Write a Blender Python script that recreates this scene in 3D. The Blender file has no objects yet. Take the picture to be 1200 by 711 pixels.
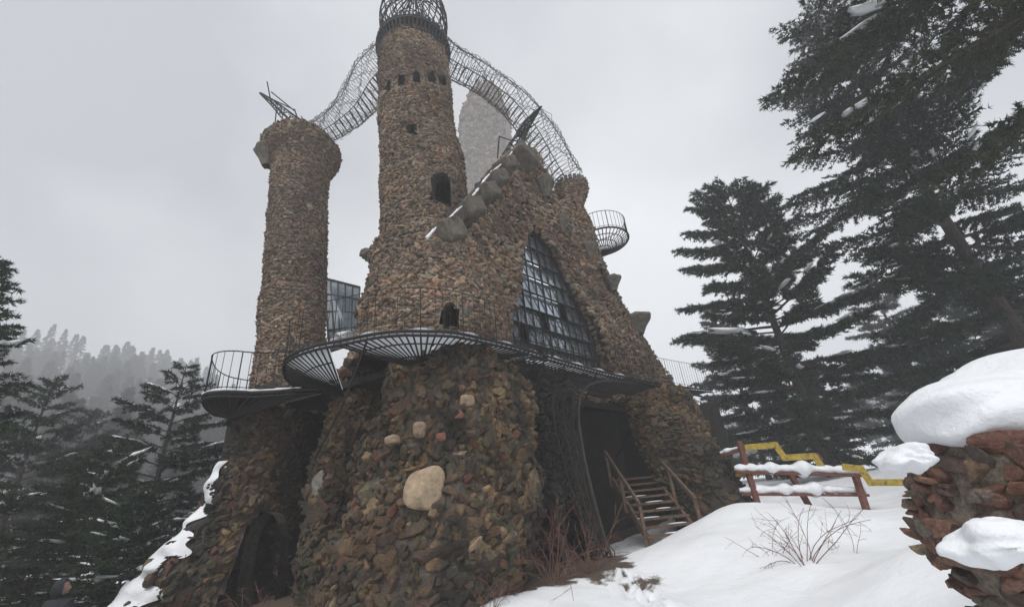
import bpy, math, random
import numpy as np
from mathutils import Vector, Matrix
from mathutils.geometry import tessellate_polygon
R = math.radians
S = bpy.context.scene
COL = S.collection
# ------------------------------------------------------------------ camera
F = 510.0; VP = (490, -725); CX, CY = 600, 355.5
_dx, _dy = VP[0]-CX, VP[1]-CY
PITCH = math.atan(F/math.hypot(_dx, _dy)); ROLL = math.atan2(-_dx, -_dy)
cam = bpy.data.cameras.new('camera'); camo = bpy.data.objects.new('camera', cam); COL.objects.link(camo)
cam.sensor_width = 36; cam.lens = 36*F/1200; cam.clip_end = 2000; cam.clip_start = .05
camo.location = (0, 0, 1.6)
camo.rotation_mode = 'QUATERNION'
camo.rotation_quaternion = (Matrix.Rotation(math.pi/2+PITCH, 3, 'X') @ Matrix.Rotation(-ROLL, 3, 'Z')).to_quaternion()
S.camera = camo
# ------------------------------------------------------------------ light, sky, exposure
SUN_EL, SUN_AZ = R(58), R(-70)
sun = bpy.data.lights.new('sun', 'SUN'); sun.energy = 1.5; sun.angle = R(30); sun.color = (1, .97, .93)
suno = bpy.data.objects.new('sun', sun); COL.objects.link(suno)
suno.rotation_euler = (math.pi/2-SUN_EL, 0, -R(25))
W = bpy.data.worlds.new('World'); S.world = W; W.use_nodes = True
nt = W.node_tree; nt.nodes.clear()
def N(t, k, **kw):
    n = t.nodes.new(k)
    for a, b in kw.items():
        if a.startswith('i_'): n.inputs[a[2:].replace('_', ' ')].default_value = b
        else: setattr(n, a, b)
    return n
out = N(nt, 'ShaderNodeOutputWorld'); bg = N(nt, 'ShaderNodeBackground'); bg.inputs['Strength'].default_value = 0.093
sky = N(nt, 'ShaderNodeTexSky', sky_type='NISHITA', sun_disc=False, sun_elevation=SUN_EL, sun_rotation=R(205), dust_density=5.0)
hsv = N(nt, 'ShaderNodeHueSaturation'); hsv.inputs['Saturation'].default_value = .12
tc = N(nt, 'ShaderNodeTexCoord'); ns = N(nt, 'ShaderNodeTexNoise'); ns.inputs['Scale'].default_value = 1.3; ns.inputs['Detail'].default_value = 5; ns.inputs['Roughness'].default_value = .45
rp = N(nt, 'ShaderNodeValToRGB'); rp.color_ramp.elements[0].position = .36; rp.color_ramp.elements[0].color = (4.2, 4.4, 4.75, 1); rp.color_ramp.elements[1].position = .64; rp.color_ramp.elements[1].color = (7.9, 8.05, 8.3, 1)
mx = N(nt, 'ShaderNodeMix', data_type='RGBA'); mx.inputs[0].default_value = .88
L = nt.links.new
L(sky.outputs[0], hsv.inputs['Color']); L(tc.outputs['Generated'], ns.inputs['Vector']); L(ns.outputs['Fac'], rp.inputs[0])
L(hsv.outputs[0], mx.inputs[6]); L(rp.outputs[0], mx.inputs[7]); L(mx.outputs[2], bg.inputs['Color']); L(bg.outputs[0], out.inputs[0])
S.view_settings.view_transform = 'Standard'; S.view_settings.look = 'None'; S.view_settings.exposure = 0.58; S.view_settings.gamma = 1
S.cycles.volume_bounces = 1; S.cycles.max_bounces = 6; S.cycles.diffuse_bounces = 3; S.cycles.transparent_max_bounces = 8
S.cycles.use_denoising = True
HAZE = 0.0041

# ------------------------------------------------------------------ helpers
def ray(x, y):
    a = x-CX; b = CY-y
    ux = a*math.cos(ROLL)+b*math.sin(ROLL); uy = -a*math.sin(ROLL)+b*math.cos(ROLL)
    return np.array([ux, F*math.cos(PITCH)-uy*math.sin(PITCH), F*math.sin(PITCH)+uy*math.cos(PITCH)])
EYE = np.array([0, 0, 1.6])
def at(x, y, Y):                                   # the point of the place seen at x, y at distance Y
    d = ray(x, y); return d/d[1]*Y+EYE
def atz(x, y, z):
    d = ray(x, y); return d*((z-1.6)/d[2])+EYE
WD = np.array([.69, .72, 0]); WD /= np.linalg.norm(WD); WN = np.array([WD[1], -WD[0], 0]); W0 = np.array([-1.2, 10.6, 0])
def onwall(x, y, off=0):
    d = ray(x, y); q = d*(WN@(W0+WN*off-EYE)/(WN@d))+EYE; return q
def wall_sz(x, y):
    q = onwall(x, y); return ((q-W0)@WD, q[2])
def wp(s, z, off=0): return W0+WD*s+WN*off+np.array([0, 0, z])
_ph = np.random.RandomState(5).rand(8, 16, 4)
def wav(P, scale, k=0):                            # smooth pseudo noise in -1..1
    P = np.asarray(P, float); o = np.zeros(P.shape[:-1])
    for i in range(16):
        v = (_ph[k, i, :3]-.5)*2; v = v/np.linalg.norm(v)*(.6+1.4*(i/15))
        o += np.sin((P@v)/scale*2.2+_ph[k, i, 3]*50)
    return o/4.5

def mesh_obj(name, V, Fs, mats, parent=None, mi=None, col=None, smooth=False):
    """V (n,3); Fs a list of (m,k) index arrays; one mesh object"""
    me = bpy.data.meshes.new(name)
    V = np.asarray(V, np.float32)
    Fs = [np.asarray(f, np.int32) for f in Fs if len(f)]
    tot = sum(f.size for f in Fs); nf = sum(len(f) for f in Fs)
    me.vertices.add(len(V)); me.vertices.foreach_set('co', V.ravel())
    me.loops.add(tot); me.loops.foreach_set('vertex_index', np.concatenate([f.ravel() for f in Fs]))
    me.polygons.add(nf)
    ls = np.concatenate([np.full(len(f), f.shape[1]) for f in Fs])
    st = np.concatenate([[0], np.cumsum(ls)[:-1]])
    me.polygons.foreach_set('loop_start', st.astype(np.int32))
    if mi is not None: me.polygons.foreach_set('material_index', np.asarray(mi, np.int32))
    me.update(calc_edges=True)
    me.polygons.foreach_set('use_smooth', np.full(nf, bool(smooth)) if np.isscalar(smooth) else smooth)
    if col is not None:
        a = me.attributes.new('col', 'FLOAT_COLOR', 'POINT')
        a.data.foreach_set('color', np.concatenate([col, np.ones((len(col), 1))], 1).astype(np.float32).ravel())
    for m in (mats if isinstance(mats, (list, tuple)) else [mats]):
        if m: me.materials.append(m)
    o = bpy.data.objects.new(name, me); COL.objects.link(o)
    if parent is not None:
        o.parent = parent; o.matrix_parent_inverse = Matrix.Translation(-parent.location)
    return o

class MB:
    def __init__(s): s.V = []; s.Q = []; s.T = []; s.n = 0
    def add(s, V, quads=None, tris=None):
        V = np.asarray(V, float)
        if quads is not None and len(quads): s.Q.append(np.asarray(quads)+s.n)
        if tris is not None and len(tris): s.T.append(np.asarray(tris)+s.n)
        s.V.append(V); s.n += len(V); return s
    def hexa(s, c):                                # 8 corners: bottom 4 ccw, top 4 ccw
        return s.add(c, [[3, 2, 1, 0], [4, 5, 6, 7], [0, 1, 5, 4], [1, 2, 6, 5], [2, 3, 7, 6], [3, 0, 4, 7]])
    def box(s, c, ax, ay, az):                     # centre and three half-axis vectors
        c, ax, ay, az = [np.asarray(q, float) for q in (c, ax, ay, az)]
        return s.hexa([c-ax-ay-az, c+ax-ay-az, c+ax+ay-az, c-ax+ay-az, c-ax-ay+az, c+ax-ay+az, c+ax+ay+az, c-ax+ay+az])
    def bar(s, a, b, w, h, up=(0, 0, 1)):          # rectangular beam from a to b
        a = np.asarray(a, float); b = np.asarray(b, float); d = b-a; l = np.linalg.norm(d); d = d/l
        u = np.asarray(up, float); x = np.cross(d, u); x /= np.linalg.norm(x)+1e-9; u = np.cross(x, d)
        return s.box((a+b)/2, d*l/2, x*w/2, u*h/2)
    def tube(s, P, r, n=5, closed=False):
        P = np.asarray(P, float); m = len(P); rr = np.full(m, r) if np.isscalar(r) else np.asarray(r)
        T = np.gradient(P, axis=0) if not closed else np.roll(P, -1, 0)-np.roll(P, 1, 0)
        T /= np.linalg.norm(T, axis=1)[:, None]+1e-9
        ref = np.array([0, 0, 1.]) if abs(T[:, 2]).mean() < .8 else np.array([1., 0, 0])
        A = np.cross(T, ref); A /= np.linalg.norm(A, axis=1)[:, None]+1e-9; B = np.cross(T, A)
        th = np.arange(n)/n*2*math.pi
        V = P[:, None]+(A[:, None]*np.cos(th)[None, :, None]+B[:, None]*np.sin(th)[None, :, None])*rr[:, None, None]
        q = []
        for i in range(m if closed else m-1):
            i2 = (i+1) % m
            for j in range(n): q.append([i*n+j, i*n+(j+1) % n, i2*n+(j+1) % n, i2*n+j])
        s.add(V.reshape(-1, 3), q)
        if not closed and n >= 3:
            s.add(V[0], None, [[0, k+1, k] for k in range(1, n-1)]); s.add(V[-1], None, [[0, k, k+1] for k in range(1, n-1)])
        return s
    def prism(s, poly, z0, z1):
        poly = np.asarray(poly, float); n = len(poly)
        t = tessellate_polygon([[Vector((p[0], p[1], 0)) for p in poly]])
        V = [(p[0], p[1], z0) for p in poly]+[(p[0], p[1], z1) for p in poly]
        s.add(V, [[i, (i+1) % n, n+(i+1) % n, n+i] for i in range(n)], [list(q) for q in t]+[[n+q[0], n+q[2], n+q[1]] for q in t])
        return s
    def build(s, name, mat, parent=None, smooth=False):
        Fs = []
        if s.Q: Fs.append(np.concatenate(s.Q))
        if s.T: Fs.append(np.concatenate(s.T))
        return mesh_obj(name, np.concatenate(s.V), Fs, mat, parent, smooth=smooth)

def tag(o, label=None, cat=None, group=None, kind=None):
    for k, v in (('label', label), ('category', cat), ('group', group), ('kind', kind)):
        if v: o[k] = v
    return o
def empty(name, loc, label, cat, group=None):
    o = bpy.data.objects.new(name, None); COL.objects.link(o); o.location = loc; return tag(o, label, cat, group)
def copy_tree(o, loc, rz, sc, label, group=None):
    c = o.copy(); COL.objects.link(c); c.location = loc; c.rotation_euler = (0, 0, rz); c.scale = (sc, sc, sc); c['label'] = label
    if group: c['group'] = group
    for ch in list(o.children):
        d = ch.copy(); COL.objects.link(d); d.parent = c
    return c
def ico(sub):
    t = (1+5**.5)/2
    V = [(-1, t, 0), (1, t, 0), (-1, -t, 0), (1, -t, 0), (0, -1, t), (0, 1, t), (0, -1, -t), (0, 1, -t), (t, 0, -1), (t, 0, 1), (-t, 0, -1), (-t, 0, 1)]
    Fc = [(0, 11, 5), (0, 5, 1), (0, 1, 7), (0, 7, 10), (0, 10, 11), (1, 5, 9), (5, 11, 4), (11, 10, 2), (10, 7, 6), (7, 1, 8), (3, 9, 4), (3, 4, 2), (3, 2, 6), (3, 6, 8), (3, 8, 9), (4, 9, 5), (2, 4, 11), (6, 2, 10), (8, 6, 7), (9, 8, 1)]
    V = [np.array(v)/np.linalg.norm(v) for v in V]
    for _ in range(sub):
        c = {}; G = []
        def mid(a, b):
            k = (min(a, b), max(a, b))
            if k not in c: m = V[a]+V[b]; V.append(m/np.linalg.norm(m)); c[k] = len(V)-1
            return c[k]
        for a, b, d in Fc:
            ab, bd, da = mid(a, b), mid(b, d), mid(d, a); G += [(a, ab, da), (b, bd, ab), (d, da, bd), (ab, bd, da)]
        Fc = G
    return np.array(V), np.array(Fc)
ICO1 = ico(1); ICO2 = ico(2); ICO3 = ico(3)
def rocks(I, n, seed):
    rs = np.random.RandomState(seed); o = []
    for k in range(n):
        m = rs.randint(4, 8); nn = rs.randn(m, 3); nn /= np.linalg.norm(nn, axis=1)[:, None]
        nn = np.concatenate([nn, [[0, 0, 1], [0, 1, 0], [0, -1, 0], [1, 0, 0], [-1, 0, 0]]]); nn[m:] += rs.randn(5, 3)*.28; nn /= np.linalg.norm(nn, axis=1)[:, None]
        dd = np.concatenate([rs.uniform(.60, 1.0, m), rs.uniform(.66, .86, 5)])
        h = I[0]@nn.T; r = np.where(h > .05, dd/np.maximum(h, .05), 9).min(1)
        o.append(I[0]*np.minimum(r, 1.5)[:, None])
    return np.array(o)
RK1 = rocks(ICO1, 24, 1); RK2 = rocks(ICO2, 24, 2)

PAL_UP = [((.29, .205, .14), 5), ((.35, .25, .17), 4), ((.22, .155, .11), 5), ((.31, .20, .135), 3), ((.40, .31, .22), 2), ((.14, .105, .08), 4), ((.27, .16, .11), 1), ((.25, .21, .17), 2)]
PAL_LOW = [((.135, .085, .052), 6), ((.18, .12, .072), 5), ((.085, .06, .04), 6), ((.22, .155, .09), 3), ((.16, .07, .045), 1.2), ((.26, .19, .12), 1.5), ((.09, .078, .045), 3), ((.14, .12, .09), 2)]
PAL_RED = [((.17, .085, .058), 5), ((.21, .105, .07), 2), ((.11, .07, .055), 5), ((.14, .115, .095), 4), ((.26, .18, .12), 1)]
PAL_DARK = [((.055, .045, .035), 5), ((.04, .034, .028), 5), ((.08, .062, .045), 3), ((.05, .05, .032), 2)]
def stones(P, T, B, Nn, w, h, dep, pal, seed, hi=False, rot=.35):
    low = pal is PAL_LOW
    drift = (np.array([.66, .63, .56]) if low else np.array([.68, .71, .72]))*(1+(.30 if low else .2)*wav(P, 1.1, 6)[:, None])+np.abs(wav(P, .8, 7))[:, None]*np.array([.05, .0, -.04])
    """stones at points P on a surface with tangents T (along), B (up), Nn (out)"""
    rs = np.random.RandomState(seed); n = len(P)
    RK = RK2 if hi else RK1; I = ICO2 if hi else ICO1
    k = rs.randint(0, len(RK), n)
    a = rs.randn(n)*rot; ca, sa = np.cos(a)[:, None], np.sin(a)[:, None]
    X = T*ca+B*sa; Y = B*ca-T*sa
    tk = .09 if hi else .17; tl = rs.randn(n)[:, None]*tk; Z = Nn+X*tl+Y*(rs.randn(n)[:, None]*tk)
    fl = np.where(rs.rand(n) < .5, 1, -1)
    V = RK[k]
    V = P[:, None]+V[:, :, :1]*(X*(w*fl)[:, None]/2)[:, None]+V[:, :, 1:2]*(Y*h[:, None]/2)[:, None]+V[:, :, 2:]*(Z*dep[:, None])[:, None]
    nv = len(I[0]); Fc = (I[1][None]+(np.arange(n)*nv)[:, None, None]).reshape(-1, 3)
    pr = np.array([q[1] for q in pal], float); pr /= pr.sum(); pc = np.array([q[0] for q in pal])
    c = pc[rs.choice(len(pal), n, p=pr)]*rs.uniform(.72, 1.28, n)[:, None]
    c = np.clip(c*(1+rs.randn(n, 3)*.04)*drift, .01, .9)
    return V.reshape(-1, 3), Fc, np.repeat(c, nv, 0)

def cat_interp(keys, t):
    keys = np.asarray(keys, float); n = len(keys); i = np.clip(np.floor(t).astype(int), 0, n-2); f = (t-i)[:, None]
    p0 = keys[np.maximum(i-1, 0)]; p1 = keys[i]; p2 = keys[i+1]; p3 = keys[np.minimum(i+2, n-1)]
    return .5*((2*p1)+(-p0+p2)*f+(2*p0-5*p1+4*p2-p3)*f**2+(-p0+3*p1-3*p2+p3)*f**3)

def ringpx(y, xl, xr, Y, ry=None):                 # section of a round tower from its two silhouette points
    a = at(xl, y, Y); b = at(xr, y, Y); r = max(.3, abs(b[0]-a[0])/2-.12)
    return [(a[0]+b[0])/2, Y, (a[2]+b[2])/2, r, ry if ry else r]

def tower(name, rings, parent, pal, sw=(.24, .13), seed=1, holes=(), expo=2.0, rough=.10, hi=False, rot=.6, dens=1.0, label=None, cap=True, depth=.10, cull=True, amp=1.0):
    """masonry body lofted through rings (cx, cy, z, rx, ry), top to bottom or bottom to top, faced with stones.
       holes: (centre x, centre z, half width, half height) arched openings on the front, by world x and z"""
    rings = sorted(rings, key=lambda q: q[2])
    z = [q[2] for q in rings]; H = z[-1]-z[0]; m = max(8, int(H/.12)); n = 96
    # parameter proportional to z
    tz = np.linspace(z[0], z[-1], m); t = np.interp(tz, z, np.arange(len(z)))
    K = cat_interp(rings, t); K[:, 2] = tz
    th = np.arange(n)/n*2*math.pi
    c, s = np.cos(th), np.sin(th); e = 2/expo
    cx = np.sign(c)*abs(c)**e; sx = np.sign(s)*abs(s)**e
    def surf(K, cx, sx): return np.stack([K[..., 0]+K[..., 3]*cx, K[..., 1]+K[..., 4]*sx, K[..., 2]+0*cx], -1)
    P = surf(K[:, None, :], cx[None], sx[None])
    C = K[:, None, :3]*np.ones((1, n, 1))
    out = P-C; out[..., 2] = 0; ln = np.linalg.norm(out, axis=-1, keepdims=True); out = out/np.maximum(ln, 1e-6)
    P = P+out*((wav(P, .9, 1)*rough+wav(P, .3, 2)*rough*.4)*amp)[..., None]
    def inhole(Q, front, g=0):
        b = np.zeros(Q.shape[:-1], bool)
        for hx, hz, hw, hh in holes:
            dx = abs(Q[..., 0]-hx)/(hw+g); dz = (Q[..., 2]-hz)/(hh+g)
            b |= (dz > -1) & (np.where(dz > .2, dx**2+((dz-.2)/.8)**2 < 1, dx < 1)) & front
        return b
    # masonry core slightly inside
    core = P+out*depth*(.12 if hi else .12)
    idx = np.arange(m*n).reshape(m, n); j2 = (np.arange(n)+1) % n
    Q = np.stack([idx[:-1], idx[:-1][:, j2], idx[1:][:, j2], idx[1:]], -1)
    mid = (core[:-1]+core[1:]+core[:-1][:, j2]+core[1:][:, j2])/4
    keep = ~inhole(mid, out[:-1, :, 1] < 0)
    quads = Q[keep]
    Vc = core.reshape(-1, 3); tr = np.zeros((0, 3), int)
    if cap:
        Vc = np.concatenate([Vc, [K[-1, :3]]]); q = idx[-1]
        tr = np.stack([q, q[j2], np.full(n, m*n)], -1)
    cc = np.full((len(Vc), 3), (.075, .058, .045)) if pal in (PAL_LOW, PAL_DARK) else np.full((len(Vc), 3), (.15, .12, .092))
    # reveals of the openings
    rv = MB()
    for hx, hz, hw, hh in holes:
        k = int(np.argmin(abs(K[:, 2]-hz))); cy = K[k, 1]; fy = cy-K[k, 4]*math.sqrt(max(0, 1-((hx-K[k, 0])/K[k, 3])**2))
        a = np.linspace(0, math.pi, 9); pr = [(-1, -1)]+[(-math.cos(q), .2+.8*math.sin(q)) for q in a]+[(1, -1)]
        pr = np.array(pr)*[hw, hh]
        A = [(hx+u, fy-.02, hz+v) for u, v in pr]; B_ = [(hx+u*.9, fy+.45, hz+v) for u, v in pr]; k = len(pr)
        rv.add(A+B_, [[i, i+1, k+i+1, k+i] for i in range(k-1)]+[[k-1, 0, k, 2*k-1]])
    # stones in uneven courses
    rs = np.random.RandomState(seed); SP = []; 
    zz = z[0]; sizes = []
    while zz < z[-1]:
        hrow = sw[1]*rs.uniform(.7, 1.35)
        kk = cat_interp(rings, np.array([np.interp(zz, z, np.arange(len(z)))]))[0]
        per = 2*math.pi*math.sqrt((kk[3]**2+kk[4]**2)/2); cnt = max(6, int(per/(sw[0]*.86/dens)))
        ww = rs.uniform(.5, 1.6, cnt); ww[rs.rand(cnt) < .12] *= 1.5
        ed = np.cumsum(ww)/ww.sum(); ctr = (ed-ww/ww.sum()/2+rs.rand())*2*math.pi
        for a, w_ in zip(ctr, ww/ww.sum()*per): SP.append((zz+rs.randn()*hrow*.28, a)); sizes.append((w_, hrow))
        zz += hrow*.82
    SP = np.array(SP); sizes = np.array(sizes)
    kt = cat_interp(rings, np.interp(SP[:, 0], z, np.arange(len(z)))); kt[:, 2] = SP[:, 0]
    def pt(kt, a):
        c, s = np.cos(a), np.sin(a); q = surf(kt, np.sign(c)*abs(c)**e, np.sign(s)*abs(s)**e); o = q-kt[:, :3]; o[:, 2] = 0; o /= np.maximum(np.linalg.norm(o, axis=1)[:, None], 1e-6)
        return q+o*((wav(q, .9, 1)*rough+wav(q, .3, 2)*rough*.4)*amp)[:, None], o
    p, o = pt(kt, SP[:, 1]); p1, _ = pt(kt, SP[:, 1]+.03)
    kt2 = cat_interp(rings, np.interp(SP[:, 0]+.1, z, np.arange(len(z)))); kt2[:, 2] = SP[:, 0]+.1
    p2, _ = pt(kt2, SP[:, 1])
    T = p1-p; T /= np.linalg.norm(T, axis=1)[:, None]; Bt = p2-p; Bt /= np.linalg.norm(Bt, axis=1)[:, None]
    Nn = np.cross(T, Bt); Nn /= np.linalg.norm(Nn, axis=1)[:, None]
    ok = ~inhole(p, o[:, 1] < 0, sw[1]*.55)
    if cull: ok &= ((EYE-p)*Nn).sum(1) > -.45*np.linalg.norm(EYE-p, axis=1)
    ok &= SP[:, 0] < z[-1]
    p, T, Bt, Nn, sizes = p[ok], T[ok], Bt[ok], Nn[ok], sizes[ok]
    ch = rs.rand(len(p)) < (.6 if hi else .6)                      # small chips between the stones
    pc_ = p[ch]+T[ch]*(rs.rand(ch.sum(), 1)-.5)*sw[0]+Bt[ch]*(rs.rand(ch.sum(), 1)-.5)*sw[1]; mul = rs.uniform(.3, .6, (ch.sum(), 1))
    p = np.concatenate([p, pc_+Nn[ch]*depth*.35]); T = np.concatenate([T, T[ch]]); Bt = np.concatenate([Bt, Bt[ch]]); Nn = np.concatenate([Nn, Nn[ch]]); sizes = np.concatenate([sizes, sizes[ch]*mul])
    big = 1+(rs.rand(len(p)) < .08)*rs.rand(len(p))*1.2
    V, Fc, cs = stones(p+Nn*(rs.rand(len(p))[:, None]-.5)*depth*.5, T, Bt, Nn, sizes[:, 0]*1.12*big, sizes[:, 1]*1.2*big, depth*rs.uniform(.55, 1.5, len(p)), pal, seed+7, hi, rot)
    n0 = len(Vc); tris = np.concatenate([tr, Fc+n0]); allV = np.concatenate([Vc, V]); allc = np.concatenate([cc, cs])
    if rv.V:
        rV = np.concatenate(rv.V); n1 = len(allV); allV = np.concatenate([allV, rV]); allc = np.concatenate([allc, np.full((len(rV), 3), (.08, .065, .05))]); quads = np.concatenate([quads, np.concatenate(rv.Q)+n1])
    ob = mesh_obj(name, allV, [quads, tris], M['stone_low' if pal in (PAL_LOW, PAL_DARK) else 'stone'], parent, col=allc)
    if label: ob['label'] = label
    def face(zz, a):
        kk = cat_interp(rings, np.interp(zz, z, np.arange(len(z)))); kk[:, 2] = zz; return pt(kk, a)
    SURF[name+str(seed)] = face
    return ob
SURF = {}

# ------------------------------------------------------------------ materials
M = {}
def mat(name, base=(.5, .5, .5), rough=.8, metal=0, bump=0, bscale=10, var=0, vscale=3, attr=False, var2=None, spec=None):
    m = bpy.data.materials.new(name); m.use_nodes = True; t = m.node_tree; b = t.nodes['Principled BSDF']
    b.inputs['Base Color'].default_value = (*base, 1); b.inputs['Roughness'].default_value = rough; b.inputs['Metallic'].default_value = metal
    if spec is not None: b.inputs['Specular IOR Level'].default_value = spec
    tc = N(t, 'ShaderNodeTexCoord'); src = None
    if attr:
        a = N(t, 'ShaderNodeAttribute', attribute_name='col'); src = a.outputs['Color']
    if var or var2:
        n = N(t, 'ShaderNodeTexNoise'); n.inputs['Scale'].default_value = vscale; n.inputs['Detail'].default_value = 8; n.inputs['Roughness'].default_value = .65
        t.links.new(tc.outputs['Object'], n.inputs['Vector'])
        if var2 is None:
            r = N(t, 'ShaderNodeMapRange'); r.inputs[1].default_value = .3; r.inputs[2].default_value = .7; r.inputs[3].default_value = 1-var; r.inputs[4].default_value = 1+var
            t.links.new(n.outputs['Fac'], r.inputs[0])
            v = N(t, 'ShaderNodeVectorMath', operation='SCALE'); t.links.new(r.outputs[0], v.inputs['Scale'])
            if src: t.links.new(src, v.inputs[0])
            else: v.inputs[0].default_value = base
            src = v.outputs[0]
        else:
            r = N(t, 'ShaderNodeValToRGB'); r.color_ramp.elements[0].position = .4; r.color_ramp.elements[1].position = .6
            r.color_ramp.elements[0].color = (*base, 1); r.color_ramp.elements[1].color = (*var2, 1); t.links.new(n.outputs['Fac'], r.inputs[0]); src = r.outputs[0]
    if src: t.links.new(src, b.inputs['Base Color'])
    if bump:
        n = N(t, 'ShaderNodeTexNoise'); n.inputs['Scale'].default_value = bscale; n.inputs['Detail'].default_value = 10; n.inputs['Roughness'].default_value = .6
        t.links.new(tc.outputs['Object'], n.inputs['Vector'])
        u = N(t, 'ShaderNodeBump'); u.inputs['Strength'].default_value = 1; u.inputs['Distance'].default_value = bump
        t.links.new(n.outputs['Fac'], u.inputs['Height']); t.links.new(u.outputs[0], b.inputs['Normal'])
    M[name] = m; return m, t, b, src
def grit(name, scale, amt):
    m = M[name]; t = m.node_tree; b = t.nodes['Principled BSDF']; src = b.inputs['Base Color'].links[0].from_socket
    tc = N(t, 'ShaderNodeTexCoord'); n = N(t, 'ShaderNodeTexNoise'); n.inputs['Scale'].default_value = scale; n.inputs['Detail'].default_value = 4; n.inputs['Roughness'].default_value = .8
    r = N(t, 'ShaderNodeMapRange'); r.inputs[1].default_value = .32; r.inputs[2].default_value = .68; r.inputs[3].default_value = 1-amt; r.inputs[4].default_value = 1+amt
    v = N(t, 'ShaderNodeVectorMath', operation='SCALE'); t.links.new(tc.outputs['Object'], n.inputs['Vector']); t.links.new(n.outputs['Fac'], r.inputs[0]); t.links.new(src, v.inputs[0]); t.links.new(r.outputs[0], v.inputs['Scale']); t.links.new(v.outputs[0], b.inputs['Base Color'])
def overlay(name, color, scale, lo, hi, stretch=(1, 1, 1), amount=1.0, detail=7):
    """stains / moss with their own shape over a material's colour"""
    m = M[name]; t = m.node_tree; b = t.nodes['Principled BSDF']
    src = b.inputs['Base Color'].links[0].from_socket
    tc = N(t, 'ShaderNodeTexCoord'); mp = N(t, 'ShaderNodeMapping'); mp.inputs['Scale'].default_value = stretch
    n = N(t, 'ShaderNodeTexNoise'); n.inputs['Scale'].default_value = scale; n.inputs['Detail'].default_value = detail; n.inputs['Roughness'].default_value = .6
    r = N(t, 'ShaderNodeMapRange'); r.inputs[1].default_value = lo; r.inputs[2].default_value = hi; r.inputs[3].default_value = 0; r.inputs[4].default_value = amount
    x = N(t, 'ShaderNodeMix', data_type='RGBA'); x.inputs[7].default_value = (*color, 1)
    t.links.new(tc.outputs['Object'], mp.inputs[0]); t.links.new(mp.outputs[0], n.inputs['Vector']); t.links.new(n.outputs['Fac'], r.inputs[0])
    t.links.new(r.outputs[0], x.inputs[0]); t.links.new(src, x.inputs[6]); t.links.new(x.outputs[2], b.inputs['Base Color'])
mat('stone', rough=.92, attr=True, var=.4, vscale=9, bump=.03, bscale=16)
overlay('stone', (.10, .085, .07), .55, .52, .72, (1, 1, .35), .55)
overlay('stone', (.33, .31, .27), 2.2, .62, .72, (1, 1, 1), .5)
mat('stone_low', rough=.85, attr=True, var=.45, vscale=7, bump=.035, bscale=12)
overlay('stone_low', (.034, .035, .018), 1.5, .53, .60, (1, 1, .5), .7)
overlay('stone_low', (.020, .018, .014), .8, .47, .60, (1.3, 1.3, .35), .85)
overlay('stone_low', (.25, .25, .21), 3.0, .66, .74, (1, 1, 1), .5)
grit('stone', 28, .55); grit('stone_low', 34, .6)
mat('iron', (.022, .020, .020), .75, .3, var=.4, vscale=30)
mat('rust', (.05, .042, .036), .85, .2, var=.5, vscale=25)
mat('slab', (.125, .11, .088), .95, var=.45, vscale=5, bump=.05, bscale=9)
mat('snow', (.80, .82, .85), .65, bump=.035, bscale=9, var=.03, vscale=3)
mat('bark', (.075, .055, .042), .95, var=.5, vscale=12, bump=.05, bscale=20)
mat('dry', (.15, .075, .055), .9, var=.5, vscale=8)
mat('wood_red', (.13, .045, .032), .85, var=.45, vscale=14, bump=.01, bscale=30)
mat('wood', (.12, .075, .048), .85, var=.5, vscale=9, bump=.012, bscale=30)
mat('wood_yellow', (.36, .26, .035), .75, var=.4, vscale=11, bump=.01, bscale=40)
overlay('wood_yellow', (.11, .07, .04), 10, .57, .62)
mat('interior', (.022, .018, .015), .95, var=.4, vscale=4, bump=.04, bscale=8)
mat('coat', (.012, .014, .018), .85, var=.3, vscale=20)
mat('skin', (.33, .20, .16), .6)
mat('trouser', (.03, .032, .04), .9)
mat('roofglass', (.20, .27, .32), .18, var=.35, vscale=2.0)
m, t, b, _ = mat('glass', (.52, .58, .64), .16, var=.6, vscale=1.2, metal=.8)
b.inputs['IOR'].default_value = 2.3
for nm, c in (('needles', (.027, .044, .023)), ('needles_warm', (.042, .050, .024)), ('needles_far', (.030, .038, .030))):
    m, t, b, src = mat(nm, c, .8, var=.8, vscale=1.6, spec=.2)
m, t, b, src = mat('grate_snow', (.82, .84, .87), .7, var=.03, vscale=3)
tr = N(t, 'ShaderNodeBsdfTranslucent'); tr.inputs['Color'].default_value = (.85, .87, .9, 1); mxs = N(t, 'ShaderNodeMixShader'); mxs.inputs[0].default_value = .6
t.links.new(b.outputs[0], mxs.inputs[1]); t.links.new(tr.outputs[0], mxs.inputs[2]); t.links.new(mxs.outputs[0], t.nodes['Material Output'].inputs[0])

# ------------------------------------------------------------------ ground
def pts(lst): return [tuple(at(x, y, Y)) for x, y, Y in lst]
CTRL = [(0, 0, 0), (-2, 4, 0), (2, 4, .05), (0, 6, .0), (-3, 6.5, -.1), (4, 5, .1), (-1.5, 8, .28), (-4, 8.5, .2), (-4.5, 10, .35), (-6.5, 9.5, .1), (-9, 7, -.7), (-7.5, 6, -.6), (-12, 10, -1.0), (-10, 14, -.6), (-16, 16, -1),
        (8, 4, .9), (5.5, 6.5, .9), (10, 10, 1.6), (14, 8, 2.3), (1.6, 10.6, .45), (2.6, 12.3, .42), (4.2, 14.5, .6), (0, 14, .5), (-4, 14, .4), (-7, 15, 0), (0, 20, .5), (9, 17, 1.5), (10, 15, 1.3), (12, 20, 1.7), (20, 20, 3.5), (20, 10, 3.5), (6, 24, 1), (-15, 25, -.5), (15, 0, 1.6), (-12, 0, -.8), (0, -6, 0)]
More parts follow.
